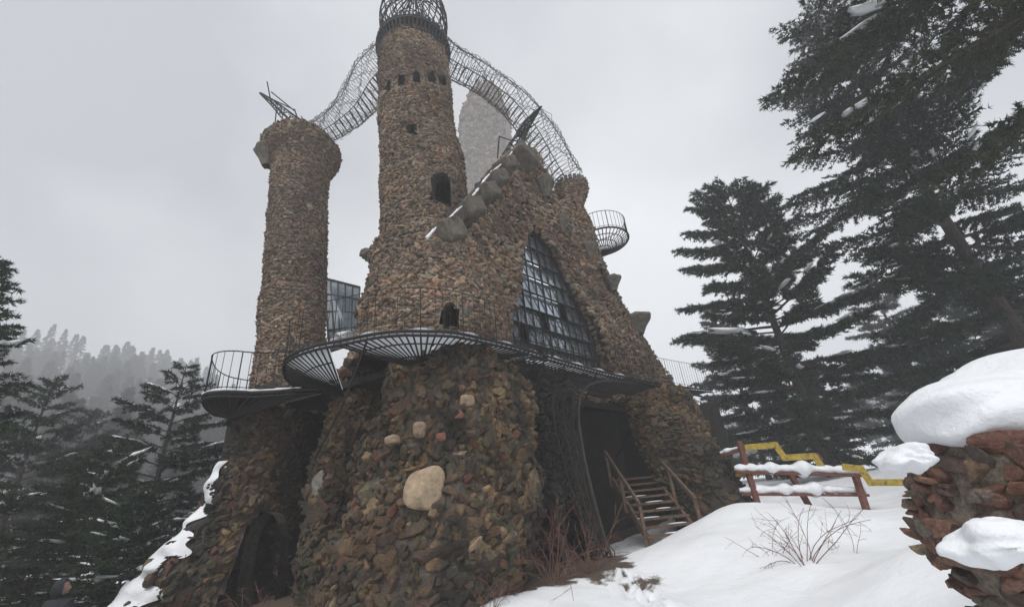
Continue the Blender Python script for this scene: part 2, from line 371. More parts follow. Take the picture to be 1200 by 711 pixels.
CTRL += pts([(640, 690, 8.6), (740, 672, 9.2), (790, 645, 9.8), (862, 592, 11.2), (920, 588, 11.4), (1000, 598, 10.8), (900, 592, 13), (960, 594, 12.8), (1020, 600, 12.2), (800, 700, 8.3), (950, 690, 7.6), (1080, 640, 8), (690, 705, 7.9), (590, 706, 8.2)])
CTRL = np.array(CTRL)
def tps(d): return np.where(d > 1e-6, d**2*np.log(d+1e-9), 0)
_n = len(CTRL); _D = np.linalg.norm(CTRL[:, None, :2]-CTRL[None, :, :2], axis=2)
_A = np.zeros((_n+3, _n+3)); _A[:_n, :_n] = tps(_D)+np.eye(_n)*.02; _A[:_n, _n] = 1; _A[:_n, _n+1:] = CTRL[:, :2]; _A[_n, :_n] = 1; _A[_n+1:, :_n] = CTRL[:, :2].T
_c = np.linalg.solve(_A, np.concatenate([CTRL[:, 2], [0, 0, 0]]))
def sst(x): x = np.clip(x, 0, 1); return x*x*(3-2*x)
def gz(X, Y):
    X = np.asarray(X, float); Y = np.asarray(Y, float); sh = X.shape; x = X.ravel(); y = Y.ravel(); P = np.stack([x, y], 1)
    loc = np.zeros(len(x)); 
    for i in range(0, len(x), 20000):
        Pi = P[i:i+20000]; loc[i:i+20000] = tps(np.linalg.norm(Pi[:, None]-CTRL[None, :, :2], axis=2))@_c[:_n]+_c[_n]+Pi@_c[_n+1:]
    r = np.hypot(x, y); az = np.degrees(np.arctan2(x, np.maximum(y, .01)))
    az = np.where(y < 0, np.sign(x)*120, az)
    amp = 6+30*sst((-az-24)/16)+5*sst((az-18)/20)
    far = amp*2.0*sst((r-28)/270)*(1+.10*wav(np.stack([x, y, y*0], 1), 22, 3))+.25*wav(np.stack([x, y, y*0], 1), 6, 4)-.6*(x < 0)+1.5*sst(x/15)
    w = sst((r-17)/9)
    return (loc*(1-w)+far*w).reshape(sh)
def make_ground():
    def axis(a, b, lo, hi, fine, n):
        mid_ = np.arange(lo, hi, fine); k = np.linspace(0, 1, n)[1:]
        return np.concatenate([(lo-(lo-a)*k**2.2)[::-1], mid_, hi+(b-hi)*k**2.2])
    xs = axis(-300, 300, -11, 13, .09, 70); ys = axis(-150, 300, 4, 17, .09, 70)
    X, Y = np.meshgrid(xs, ys); Z = gz(X, Y); P = np.stack([X, Y, Z*0], -1)
    near = np.exp(-((X**2+Y**2)/900))
    Z = Z+near*(wav(P, .9, 5)*.045+wav(P, .3, 6)*.014+np.abs(wav(P, .14, 7))*.006)
    # trodden path
    pa, pb = at(725, 678, 9.3), at(812, 716, 6.9); rr = random.Random(4)
    for k in range(17):
        q = pa+(pb-pa)*(k/16); sd = .13 if k % 2 else -.13; u = q[0]+sd+rr.uniform(-.06, .06); v = q[1]+rr.uniform(-.05, .05); d2 = ((X-u)/.10)**2+((Y-v)/.15)**2
        Z += -.15*np.exp(-d2)+.04*np.exp(-(d2**.5-1.9)**2*3)
    m, n = X.shape; idx = np.arange(m*n).reshape(m, n)
    Q = np.stack([idx[:-1, :-1], idx[:-1, 1:], idx[1:, 1:], idx[1:, :-1]], -1).reshape(-1, 4)
    dW = (X-W0[0])*WN[0]+(Y-W0[1])*WN[1]; soil = sst((-.1-dW)/.6)*(Y < 24)*(X > -9)*(X < 9)
    soil = np.maximum(soil, np.exp(-(((X+3.4)/4.8)**4+((Y-11.3)/2.6)**4)))
    o = mesh_obj('snowy_ground', np.stack([X, Y, Z], -1).reshape(-1, 3), [Q], M['ground'], smooth=True, col=np.repeat(soil.reshape(-1, 1), 3, 1))
    tag(o, kind='structure')
m, t, b, src = mat('ground', (.80, .82, .85), .7, bump=.05, bscale=2.2)
tc = N(t, 'ShaderNodeTexCoord'); sp = N(t, 'ShaderNodeSeparateXYZ'); t.links.new(tc.outputs['Object'], sp.inputs[0])
n = N(t, 'ShaderNodeTexNoise'); n.inputs['Scale'].default_value = .9; n.inputs['Detail'].default_value = 9; n.inputs['Roughness'].default_value = .62; t.links.new(tc.outputs['Object'], n.inputs['Vector'])
# bare soil shows through the snow towards the left slope and in the trees
a1 = N(t, 'ShaderNodeMapRange'); a1.inputs[1].default_value = -.6; a1.inputs[2].default_value = -3.2; a1.inputs[3].default_value = .22; a1.inputs[4].default_value = -.05; t.links.new(sp.outputs[0], a1.inputs[0])
ad = N(t, 'ShaderNodeMath', operation='ADD'); t.links.new(n.outputs['Fac'], ad.inputs[0]); t.links.new(a1.outputs[0], ad.inputs[1]); at_ = N(t, 'ShaderNodeAttribute', attribute_name='col'); sb_ = N(t, 'ShaderNodeMath', operation='SUBTRACT'); t.links.new(ad.outputs[0], sb_.inputs[0]); t.links.new(at_.outputs['Fac'], sb_.inputs[1]); ad = sb_
rmp = N(t, 'ShaderNodeValToRGB'); rmp.color_ramp.elements[0].position = .44; rmp.color_ramp.elements[0].color = (.085, .06, .042, 1); rmp.color_ramp.elements[1].position = .49; rmp.color_ramp.elements[1].color = (.80, .82, .85, 1)
t.links.new(ad.outputs[0], rmp.inputs[0]); t.links.new(rmp.outputs[0], b.inputs['Base Color'])
make_ground()

# ------------------------------------------------------------------ the castle
castle = empty('stone_castle', (0, 12, 0), 'tall rough brown stone castle with slender towers, iron walkways and a pointed window', 'castle')
DECK = 4.9
# central tower
CT = 12.0
rows = [(64, 446, 524), (80, 444, 527), (110, 444, 531), (160, 444, 538), (210, 445, 547), (250, 446, 553), (300, 445, 560), (340, 446, 566)]
rg = [ringpx(y, a, b, CT) for y, a, b in rows]
TOPC = rg[0]
def hole(x, y, w, h, rr):                          # opening seen at px x, y; half sizes in metres, on tower rings rr
    a = at(x, y, rr[1]-rr[4]); return (a[0], a[2], w, h)
def holeY(x, y, w, h, Yc, rr):
    r = ringpx(y, *rr, Yc); c = r[0]; Yf = Yc
    for _ in range(6):
        a = at(x, y, Yf); Yf = Yc-r[4]*math.sqrt(max(0, 1-((a[0]-c)/r[3])**2))
    return (a[0], a[2], w, h)
hs = [holeY(517, 221, .30, .62, CT, (446, 549)), holeY(482, 152, .17, .26, CT, (444, 536))]
for x, y in [(456, 102), (470, 94), (488, 90), (506, 92), (519, 98)]: hs.append(holeY(x, y, .13, .34, CT, (444, 530)))
tower('tower', rg, castle, PAL_UP, (.20, .075), 3, hs, rough=.06, depth=.062, label='tall middle tower under the wire dome')
# lower body of the central tower, shoulder and near corner
rg = [ringpx(292, 440, 565, 11.4), ringpx(303, 436, 575, 11.3), ringpx(345, 431, 590, 11.1), ringpx(392, 422, 603, 11.0), ringpx(430, 408, 606, 10.9)]
tower('tower_base', rg, castle, PAL_UP, (.22, .085), 5, [holeY(529, 374, .17, .36, 11.05, (418, 598))], rough=.10, depth=.068)
# left tower
LT = 13.0
rows = [(172, 311, 396), (180, 309, 397), (187, 311, 395), (194, 319, 388), (203, 321, 385), (250, 318, 382), (300, 313, 381), (350, 309, 381), (400, 303, 383), (450, 298, 386), (490, 296, 388)]
lrg = [ringpx(y, a, b, LT) for y, a, b in rows]
tower('tower', lrg, castle, PAL_UP, (.20, .075), 9, [], rough=.045, depth=.062, label='round left tower with a flared ledge')
# uneven merlon lumps on the left tower top
def lump(name, c, s, parent, mt, seed, label=None, I=ICO3):
    rs = np.random.RandomState(seed); V = rocks(I, 1, seed)[0]; V = V*(1+.06*wav(V*2, .5, seed % 8)[:, None])*np.asarray(s); a = rs.rand()*6
    V = V@np.array([[math.cos(a), math.sin(a), 0], [-math.sin(a), math.cos(a), 0], [0, 0, 1]])+np.asarray(c)
    o = mesh_obj(name, V, [I[1]], mt, parent)
    if label: o['label'] = label
    return o


# gable wall with the tall pointed window -----------------------------------
OUT = [(540, 432), (540, 255), (549, 243), (566, 221), (580, 200), (600, 176), (612, 172), (628, 178), (638, 200), (648, 226), (652, 246), (660, 240), (670, 228), (688, 258), (700, 290), (716, 325), (733, 362), (748, 384), (766, 414), (790, 448), (806, 474)]
OUT = [wall_sz(x, y) for x, y in OUT]
WIN = [wall_sz(x, y) for x, y in [(597, 432), (599, 400), (606, 350), (614, 300), (625, 262), (649, 290), (673, 338), (697, 388), (717, 438)]]
OUT[0] = (OUT[0][0], DECK-.3); OUT[-1] = (OUT[-1][0], DECK-.3); WIN[0] = (WIN[0][0], DECK-.1); WIN[-1] = (WIN[-1][0], DECK-.1)
def inpoly(p, q):
    p = np.asarray(p); q = np.asarray(q); b = np.zeros(len(p), bool); j = len(q)-1
    for i in range(len(q)):
        c = ((q[i, 1] > p[:, 1]) != (q[j, 1] > p[:, 1])); xx = (q[j, 0]-q[i, 0])*(p[:, 1]-q[i, 1])/((q[j, 1]-q[i, 1]) or 1e-9)+q[i, 0]
        b ^= c & (p[:, 0] < xx); j = i
    return b
def polydist(p, q):
    p = np.asarray(p); q = np.asarray(q); d = np.full(len(p), 9e9)
    for i in range(len(q)):
        a = q[i]; b = q[(i+1) % len(q)]; ab = b-a; t_ = np.clip(((p-a)@ab)/(ab@ab), 0, 1); d = np.minimum(d, np.linalg.norm(p-(a+t_[:, None]*ab), axis=1))
    return d
def wall_bulge(s, z):                              # the face is not flat
    P = np.stack([s, z, z*0], -1); return .14*wav(P, 1.5, 3)+.05*wav(P, .5, 2)
def gable():
    hole_in = [(s, z) for s, z in WIN]
    tri = tessellate_polygon([[Vector((s, z, 0)) for s, z in OUT], [Vector((s, z, 0)) for s, z in WIN]])
    al = OUT+WIN; n = len(al); no = len(OUT); V = []; TH = .9
    for s, z in al: V.append(wp(s, z, -.26))
    for s, z in al: V.append(wp(s, z, -TH))
    T = [list(q) for q in tri]+[[n+q[0], n+q[2], n+q[1]] for q in tri]; Q = []
    for i in range(no): j = (i+1) % no; Q.append([i, j, n+j, n+i])
    for i in range(len(WIN)): j = (i+1) % len(WIN); Q.append([no+i, no+j, n+no+j, n+no+i])
    V = np.array(V); cc = np.full((len(V), 3), (.12, .09, .068))
    rs = np.random.RandomState(21); sp = []; sz = []
    z = DECK-.25
    while z < 15:
        h = .095*rs.uniform(.6, 1.5); s = -1.5
        while s < 12.8:
            w = .19*rs.uniform(.45, 1.9); sp.append((s+w/2, z+rs.randn()*h*.25)); sz.append((w, h)); s += w*.9
        z += h*.8
    sp = np.array(sp); sz = np.array(sz)
    ok = inpoly(sp, OUT) & ~inpoly(sp, WIN); sp = sp[ok]; sz = sz[ok]
    P = wp(0, 0)+sp[:, :1]*WD+np.array([0, 0, 1.])*sp[:, 1:]+WN*wall_bulge(sp[:, 0], sp[:, 1])[:, None]
    nn = len(P); T_ = np.tile(WD, (nn, 1)); B = np.tile([0, 0, 1.], (nn, 1)); NN = np.tile(WN, (nn, 1))
    v1, f1, c1 = stones(P+NN*(rs.rand(nn)[:, None]-.5)*.07, T_, B, NN, sz[:, 0]*1.15, sz[:, 1]*1.25, .085*rs.uniform(.6, 1.4, nn), PAL_UP, 31, rot=.45)
    # jamb and coping stones, following the edges of wall and window
    def edge(poly, rng, off, seed, w=.22, th=.5, grow=0):
        pp = []; tt = []
        for i in rng:
            a = np.array(poly[i]); b = np.array(poly[(i+1) % len(poly)]); l = np.linalg.norm(b-a); k = max(1, int(l/(w*.7)))
            for j in range(k):
                for lay in (-.12, -.42, -.72): pp.append((*(a+(b-a)*(j+.5)/k), lay)); tt.append((b-a)/l)
        pp = np.array(pp); tt = np.array(tt); pp[:, 0] += grow*np.sign(pp[:, 0]-3.3)*1.0; r2 = np.random.RandomState(seed)
        P = W0+pp[:, :1]*WD+np.array([0, 0, 1.])*pp[:, 1:2]+WN*pp[:, 2:]+r2.randn(len(pp), 3)*.03
        T_ = tt[:, :1]*WD+np.array([0, 0, 1.])*tt[:, 1:]; NN = np.tile(WN, (len(pp), 1)); B = np.cross(NN, T_)
        return stones(P, T_, B, NN, np.full(len(pp), w)*r2.uniform(.8, 1.3, len(pp)), np.full(len(pp), .13)*r2.uniform(.7, 1.5, len(pp)), np.full(len(pp), .15), PAL_UP, seed)
    parts = [(v1, f1, c1), edge(OUT, range(1, len(OUT)-2), 0, 41), edge(WIN, range(0, len(WIN)-1), 0, 42, .2, grow=.12)]
    allV = [V]; allC = [cc]; allT = [np.array(T)]; n0 = len(V)
    for v, f, c in parts: allV.append(v); allC.append(c); allT.append(f+n0); n0 += len(v)
    mesh_obj('gable_wall', np.concatenate(allV), [np.array(Q), np.concatenate(allT)], M['stone'], castle, col=np.concatenate(allC))
gable()
# window: frame, glazing bars, panes, each a sub-part of the window
wpoly = np.array(WIN); rs = np.random.RandomState(8)
wf = MB()
def seg_in(s0, z0, s1, z1, n=60):
    t_ = np.linspace(0, 1, n); p = np.stack([s0+(s1-s0)*t_, z0+(z1-z0)*t_], 1); k = inpoly(p, wpoly)
    return (p[k][0], p[k][-1]) if k.sum() > 1 else None
zs = np.arange(DECK+.0, 10.6, .62); WOFF = -.28
for i, z in enumerate(zs):
    r_ = seg_in(0, z, 8, z)
    if r_ is not None: wf.bar(wp(*r_[0], WOFF), wp(*r_[1], WOFF), .05, .05 if i % 2 else .03)
ss = np.arange(1.55, 6.3, .36)
for i, s in enumerate(ss):
    r_ = seg_in(s, DECK, s-.12, 10.9)
    if r_ is not None: wf.bar(wp(*r_[0], WOFF), wp(*r_[1], WOFF), .05 if i % 3 == 0 else .025, .05, up=WD)
for i in range(len(WIN)-1): wf.bar(wp(*WIN[i], WOFF+.04), wp(*WIN[i+1], WOFF+.04), .12, .1, up=WN)
window = wf.build('window', M['iron'], castle); 
ZS = np.append(zs, 11.2); SS = np.concatenate([[1.1], ss, [6.5]])
pm = MB()
for i in range(len(ZS)-1):
    for j in range(len(SS)-1):
        c = np.array([[SS[j], ZS[i]], [SS[j+1], ZS[i]], [SS[j+1], ZS[i+1]], [SS[j], ZS[i+1]]]); mid_ = c.mean(0)
        if not inpoly(c, wpoly).any() and not inpoly(mid_[None], wpoly)[0]: continue
        if rs.rand() < .05: continue
        tl = rs.randn(2)*.012-np.array([0, .17])
        V = [wp(s-.05*(z-DECK)/3, z, WOFF-.045+(s-mid_[0])*tl[0]+(z-mid_[1])*tl[1]) for s, z in c]
        pm.add(V+[v-WN*.008 for v in V], [[0, 1, 2, 3], [7, 6, 5, 4]])
pm.build('pane', M['glass'], window)
# mid-height iron balustrade in front of the lower part of the window
wr = MB()
for s in np.arange(.9, 6.2, .2):
    wr.tube([wp(s, DECK, .12), wp(s+rs.randn()*.03, DECK+1.1+rs.randn()*.06, .12)], .011, 4)
for k in range(16):
    a = rs.uniform(1, 6); wr.tube([wp(a, DECK+rs.rand()*.6, .1), wp(a+rs.randn()*.3, DECK+1.0+rs.rand()*.5, .14), wp(a+rs.randn()*.4, DECK+1.2+rs.rand()*.7, .1)], .011, 4)
wr.tube([wp(s, DECK+1.12, .12) for s in np.arange(.9, 6.2, .4)], .02, 4)
wr.build('window_grille', M['iron'], castle)

# stepped slabs on the gable
for i, (x, y, w, h, tl) in enumerate([(521, 277, .95, .62, .5), (547, 249, .78, .55, .5), (566, 230, .72, .5, .5), (578, 214, .66, .48, .5), (589, 198, .62, .46, .5), (611, 188, 1.25, .34, -.45), (638, 214, .75, .5, 0), (657, 258, .55, .4, 0), (690, 290, .7, .4, 0), (717, 328, .7, .35, 0), (745, 374, 1.15, .45, 0), (316, 178, 1.0, .5, 0)]):
    if x > 630 or x < 330:
        c = onwall(x, y, .15) if x > 630 else at(x, y, LT-.5); r_ = w*.52; mb = MB(); th = np.linspace(0, 2*math.pi, 19)[:-1]; V = []
        for zz, q in ((-h*1.5, .32), (-h*.75, .62), (-h*.15, .98), (0, 1.05), (.10, 1.0), (.10, .05)):
            rn = 1+.07*np.sin(th*3+i)+.05*np.sin(th*7+i*2); V += [c+np.array([r_*q*rn[k]*math.cos(th[k]), r_*q*rn[k]*math.sin(th[k]), zz+.02*math.sin(th[k]*5+i)]) for k in range(18)]
        mb.add(V, [[r0_*18+k, r0_*18+(k+1) % 18, (r0_+1)*18+(k+1) % 18, (r0_+1)*18+k] for r0_ in range(5) for k in range(18)]); mb.build('stone_corbel', M['slab'], castle); continue
    c = onwall(x, y, .22 if x < 630 else .05); rr_ = np.random.RandomState(60+i)
    u = WD*math.cos(tl)+np.array([0, 0, 1])*math.sin(tl); v = np.array([0, 0, 1])*math.cos(tl)-WD*math.sin(tl)
    V = ICO3[0].copy(); V = np.sign(V)*abs(V)**.25; V *= (1+.05*wav(V*2, .6, i % 8)[:, None])
    V = c+V[:, :1]*u*w*.42+V[:, 1:2]*WN*.55+V[:, 2:]*v*h*.5
    mesh_obj('stone_slab', V, [ICO3[1]], M['slab'], castle)
# snow lines on the stair edge by the slabs
def snow_line(name, P, r, parent, seed=0, flat=.6):
    P = np.array(P); n = 40; t_ = np.linspace(0, len(P)-1, n); Q = cat_interp(P, t_) if len(P) > 2 else P[0]+(P[1]-P[0])*np.linspace(0, 1, n)[:, None]
    mb = MB(); rr_ = r*(.55+.6*abs(wav(Q*3+seed, .4, 1)))*np.sin(np.linspace(.1, math.pi-.1, n))**.3
    mb.tube(Q, rr_, 8); V = np.concatenate(mb.V); zc = np.repeat(Q[:, 2], 8); zc = np.concatenate([zc, V[len(zc):, 2]*0+np.nan]); k = ~np.isnan(zc); V[k, 2] = zc[k]+(V[k, 2]-zc[k])*flat
    mb.V = [V]; return mb.build(name, M['snow'], parent, smooth=True)
snow_line('snow_patch', [onwall(x, y, .42) for x, y in [(500, 279), (512, 266), (524, 258), (535, 247), (546, 238)]], .05, castle)
snow_line('snow_patch', [onwall(x, y, .4) for x, y in [(548, 236), (560, 222), (572, 206), (590, 190), (600, 178)]], .05, castle, 3)
snow_line('snow_patch', [at(454, 274, 10.6), at(470, 265, 10.55), at(488, 262, 10.5), at(500, 255, 10.5)], .04, castle, 5)
for x, y, w in [(493, 366, .14), (497, 358, .1), (480, 386, .1), (489, 371, .08)]: lump('snow_patch', at(x, y, 9.25), (w, w*.7, w*.8), castle, M['snow'], int(x)+int(y))
# rough knob on the shoulder
lump('stone_slab', at(433, 297, 11.0), (.22, .25, .14), castle, M['slab'], 12); lump('stone_slab', at(442, 291, 11.0), (.2, .2, .1), castle, M['slab'], 13)

# small turret right of the gable, its flared cap, and shelf turrets
rg = [ringpx(y, a, b, 15.6) for y, a, b in [(220, 648, 691), (227, 647, 691), (233, 651, 689), (239, 657, 687), (248, 660, 687), (264, 662, 694), (290, 668, 702), (320, 672, 712)]]
tower('turret', rg, castle, PAL_UP, (.18, .09), 71, [], rough=.04, depth=.07, label='small turret with flared crown right of the gable')
mb = MB(); r0 = rg[0]
for k in range(22):
    a = k/22*2*math.pi; c = np.array([r0[0]+r0[3]*.98*math.cos(a), r0[1]+r0[3]*.98*math.sin(a), r0[2]+.06]); mb.box(c, (.07, 0, 0), (0, .07, 0), (0, 0, .1))
mb.build('merlon', M['slab'], castle)

# wrought iron walkway -------------------------------------------------------
RIM = np.array([atz(x, y, DECK) for x, y in [(350, 452), (336, 440), (333, 425), (345, 414), (370, 405), (400, 399), (440, 391), (470, 388), (495, 388), (525, 389), (550, 393), (600, 405), (650, 420), (700, 434), (735, 442), (770, 449), (805, 454), (835, 457)]])
RIMF = cat_interp(RIM, np.linspace(0, len(RIM)-1, 240))
def arclen(P): return np.concatenate([[0], np.cumsum(np.linalg.norm(np.diff(P, axis=0), axis=1))])
def resample(P, step):
    a = arclen(P); t_ = np.arange(0, a[-1], step); return np.stack([np.interp(t_, a, P[:, k]) for k in range(3)], 1)
balc = MB()
balc.tube(RIMF, .032, 6); balc.tube(RIMF-[0, 0, .09], .028, 6)
HUB = atz(495, 417, DECK-.12); HUB[2] = DECK-.45; HUB2 = atz(405, 447, DECK); HUB2[2] = DECK-.42
RS = resample(RIMF, .15); grate = []
for p in RS:
    s = (p-W0)@WD
    if s > 0.6: q = p-WN*min(2.9, ((p-W0)@WN)+.1); q[2] = DECK-.03
    elif s > -2.35 or p[0] > -3.6: q = HUB
    else: q = HUB2
    grate.append((p, q))
for p, q in grate:
    balc.tube([p-[0, 0, .05], q], .019, 4)
# cross rings that follow the rim further in
for f in (.3, .62):
    ring = np.array([p+(q-p)*f for p, q in grate]); 
    for a, b_ in zip(ring[:-1], ring[1:]):
        if np.linalg.norm(a-b_) < .5: balc.tube([a, b_], .016, 4)
for h in (HUB, HUB2): balc.tube([h+[0, 0, .1], h-[0, 0, .25], h+[0, .5, -1.6]], .05, 6)
# curved braces below the deck
for x, y, x2, y2 in [(560, 396, 540, 470), (640, 418, 625, 480), (770, 452, 745, 500), (430, 400, 455, 470), (815, 457, 790, 500), (700, 436, 712, 470)]:
    a = atz(x, y, DECK-.05); d_ = np.array([a[0]-WN[0]*2.1, a[1]-WN[1]*2.1, 2.9]); mid_ = (a+d_)/2+[0, 0, -.25]
    balc.tube([a, mid_*.9+a*.1, d_], .022, 5)
balcony = balc.build('balcony', M['iron'], castle); balcony['label'] = 'long iron walkway fanning round the near corner'
# stone and timber floor behind the open grate
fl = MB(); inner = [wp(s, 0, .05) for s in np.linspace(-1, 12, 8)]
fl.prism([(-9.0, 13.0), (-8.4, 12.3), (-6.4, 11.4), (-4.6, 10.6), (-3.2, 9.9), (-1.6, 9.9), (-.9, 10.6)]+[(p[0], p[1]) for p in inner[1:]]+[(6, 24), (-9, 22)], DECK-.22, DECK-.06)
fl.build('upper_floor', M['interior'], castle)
# railing on the walkway
def railing(P, h, step, parent, r=.010, out=.0, post=6):
    mb = MB(); top = P+[0, 0, h]; mb.tube(top, r*1.9, 4); mb.tube(P+[0, 0, h*.12], r*1.2, 4)
    for k, p in enumerate(resample(P, step)):
        mb.tube([p, p+[0, 0, h]], r*2 if k % post == 0 else r, 4)
    return mb.build('railing', M['iron'], parent)
railing(RIMF, .95, .15, balcony, .0045)
# snow lying on the open grate between the bars
def grate_snow(name, P, hub, f0, f1, parent, mt='grate_snow'):
    P = np.array(P); n = len(P); rs = np.random.RandomState(n); V = []; Q = []; k = 7
    for i in range(n):
        hb = hub if hub.ndim == 1 else hub[i]
        for j in range(k):
            f = f0+(f1-f0)*j/(k-1)+.03*math.sin(i*.9+j); p = P[i]+(hb-P[i])*f; p = p*1.; p[2] = p[2]+.025+.01*math.sin(i*1.7+j*2); V.append(p)
    top = [v+[0, 0, .05] for v in V]; m = len(V); rm = rs.rand(n, k)
    for i in range(n-1):
        for j in range(k-1):
            if np.linalg.norm(P[i]-P[i+1]) > .5 or (wav(np.array([P[i]*1.0+[j*.3, 0, 0]]), .6, 2)[0] > .75): continue
            a = [i*k+j, i*k+j+1, (i+1)*k+j+1, (i+1)*k+j]; Q.append(a[::-1]); Q.append([m+q for q in a])
            if j == 0: Q.append([a[0], a[3], m+a[3], m+a[0]])
    return mesh_obj(name, np.array(V+top), [np.array(Q)], M[mt], parent, smooth=True)
g1 = [p for p, q in grate if q is HUB]; g2 = [p for p, q in grate if q is HUB2]; g3 = [(p, q) for p, q in grate if q is not HUB and q is not HUB2]
grate_snow('deck_snow', g1, HUB, .03, .9, balcony); grate_snow('deck_snow', g2, HUB2, .05, .85, balcony)
grate_snow('deck_snow', [p for p, q in g3[:30]], np.array([q for p, q in g3[:30]]), .02, .35, balcony)
# left round balcony, a little lower
LB = 4.65
L1 = np.array([atz(x, y, LB) for x, y in [(292, 487), (264, 484), (247, 478), (239, 469), (241, 462), (262, 459), (300, 460), (345, 457), (378, 455)]])
LF = cat_interp(L1, np.linspace(0, len(L1)-1, 90)); lb = MB(); lb.tube(LF, .05, 6); lb.tube(LF-[0, 0, .1], .03, 5); hub = L1[:8].mean(0)-[0, 0, .4]
LR = resample(LF, .22)
for p in LR: lb.tube([p-[0, 0, .05], hub], .03, 4)
lb.prism([(p[0], p[1]) for p in resample(LF*1.0, .4)], LB-.02, LB+.01)
lbal = lb.build('balcony', M['iron'], castle); lbal['label'] = 'rounded iron balcony at the foot of the left tower'
railing(LF, 1.0, .19, lbal, .008)
snow_line('deck_snow', [p+[0, 0, .05] for p in LF[40:88:8]], .06, lbal)
# round crow's nest on the right
c = onwall(700, 282, .4); c = c+WD*1.0; RB = 1.25; zc = at(708, 292, c[1])[2]
c = at(706, 284, 18.0); rb = MB(); a = np.linspace(0, 2*math.pi, 41)[:-1]; circ = np.stack([c[0]+RB*np.cos(a), c[1]+RB*np.sin(a), np.full(40, c[2])], 1)
rb.tube(circ, .045, 5, True)
for f in (.75, .5, .25): q = circ.copy(); q[:, :2] = c[:2]+(q[:, :2]-c[:2])*f; q[:, 2] -= (1-f)*.5; rb.tube(q, .025, 4, True)
for p in circ: rb.tube([p, (c+[0, 0, -.75])], .022, 4)
rb.tube([c+[0, 0, -.7], c+np.array([-.9, -.4, -1.2]), c+np.array([-1.6, -1.0, -1.6])], .06, 5)
nest = rb.build('balcony', M['iron'], castle); nest['label'] = 'round basket balcony hung on the right slope of the gable'
railing(np.concatenate([circ, circ[:1]]), .95, .2, nest, .010)

# buttresses below the walkway ----------------------------------------------
rg = [ringpx(428, 447, 598, 9.9, 1.15), ringpx(464, 450, 612, 9.85, 1.3), ringpx(520, 430, 621, 9.8, 1.5), ringpx(566, 415, 626, 9.75, 1.62), ringpx(630, 396, 629, 9.65, 1.75), ringpx(690, 380, 631, 9.6, 1.85), ringpx(745, 370, 634, 9.6, 1.9)]
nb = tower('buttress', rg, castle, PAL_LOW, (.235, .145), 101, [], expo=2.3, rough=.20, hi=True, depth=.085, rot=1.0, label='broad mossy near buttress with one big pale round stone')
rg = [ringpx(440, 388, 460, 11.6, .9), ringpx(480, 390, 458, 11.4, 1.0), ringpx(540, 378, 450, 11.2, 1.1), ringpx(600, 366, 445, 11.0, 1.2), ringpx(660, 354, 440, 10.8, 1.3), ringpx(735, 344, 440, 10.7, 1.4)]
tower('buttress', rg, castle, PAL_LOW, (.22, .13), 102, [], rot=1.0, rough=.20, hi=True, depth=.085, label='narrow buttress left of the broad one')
BL = 11.6
rg = [ringpx(462, 300, 358, BL+.6, 1.0), ringpx(490, 296, 354, BL+.5, 1.1), ringpx(530, 290, 350, BL+.4, 1.15), ringpx(560, 276, 346, BL+.2, 1.2), ringpx(600, 244, 342, BL, 1.3), ringpx(650, 200, 338, BL-.2, 1.4), ringpx(700, 146, 334, BL-.3, 1.5), ringpx(750, 100, 331, BL-.4, 1.6)]
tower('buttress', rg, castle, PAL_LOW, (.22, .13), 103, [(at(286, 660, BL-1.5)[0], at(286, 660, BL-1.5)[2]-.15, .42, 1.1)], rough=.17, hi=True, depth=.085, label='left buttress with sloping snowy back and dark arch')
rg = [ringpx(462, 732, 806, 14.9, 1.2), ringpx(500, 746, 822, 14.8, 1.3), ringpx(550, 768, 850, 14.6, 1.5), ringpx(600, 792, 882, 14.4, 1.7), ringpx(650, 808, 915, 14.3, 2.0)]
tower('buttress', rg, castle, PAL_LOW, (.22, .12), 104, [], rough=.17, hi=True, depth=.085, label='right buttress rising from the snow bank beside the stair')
# dark arcaded pier between the broad buttress and the arch
h1 = at(647, 622, 11.4); h2 = at(668, 618, 11.4)
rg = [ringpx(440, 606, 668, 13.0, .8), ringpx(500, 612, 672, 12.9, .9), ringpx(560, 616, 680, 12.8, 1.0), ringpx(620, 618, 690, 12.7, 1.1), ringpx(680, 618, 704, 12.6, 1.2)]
tower('pier', rg, castle, PAL_DARK, (.22, .15), 105, [(h1[0]-.05, h1[2]-.2, .18, .75), (h2[0]+.12, h2[2]-.2, .2, .8)], rough=.1, hi=False, depth=.12)
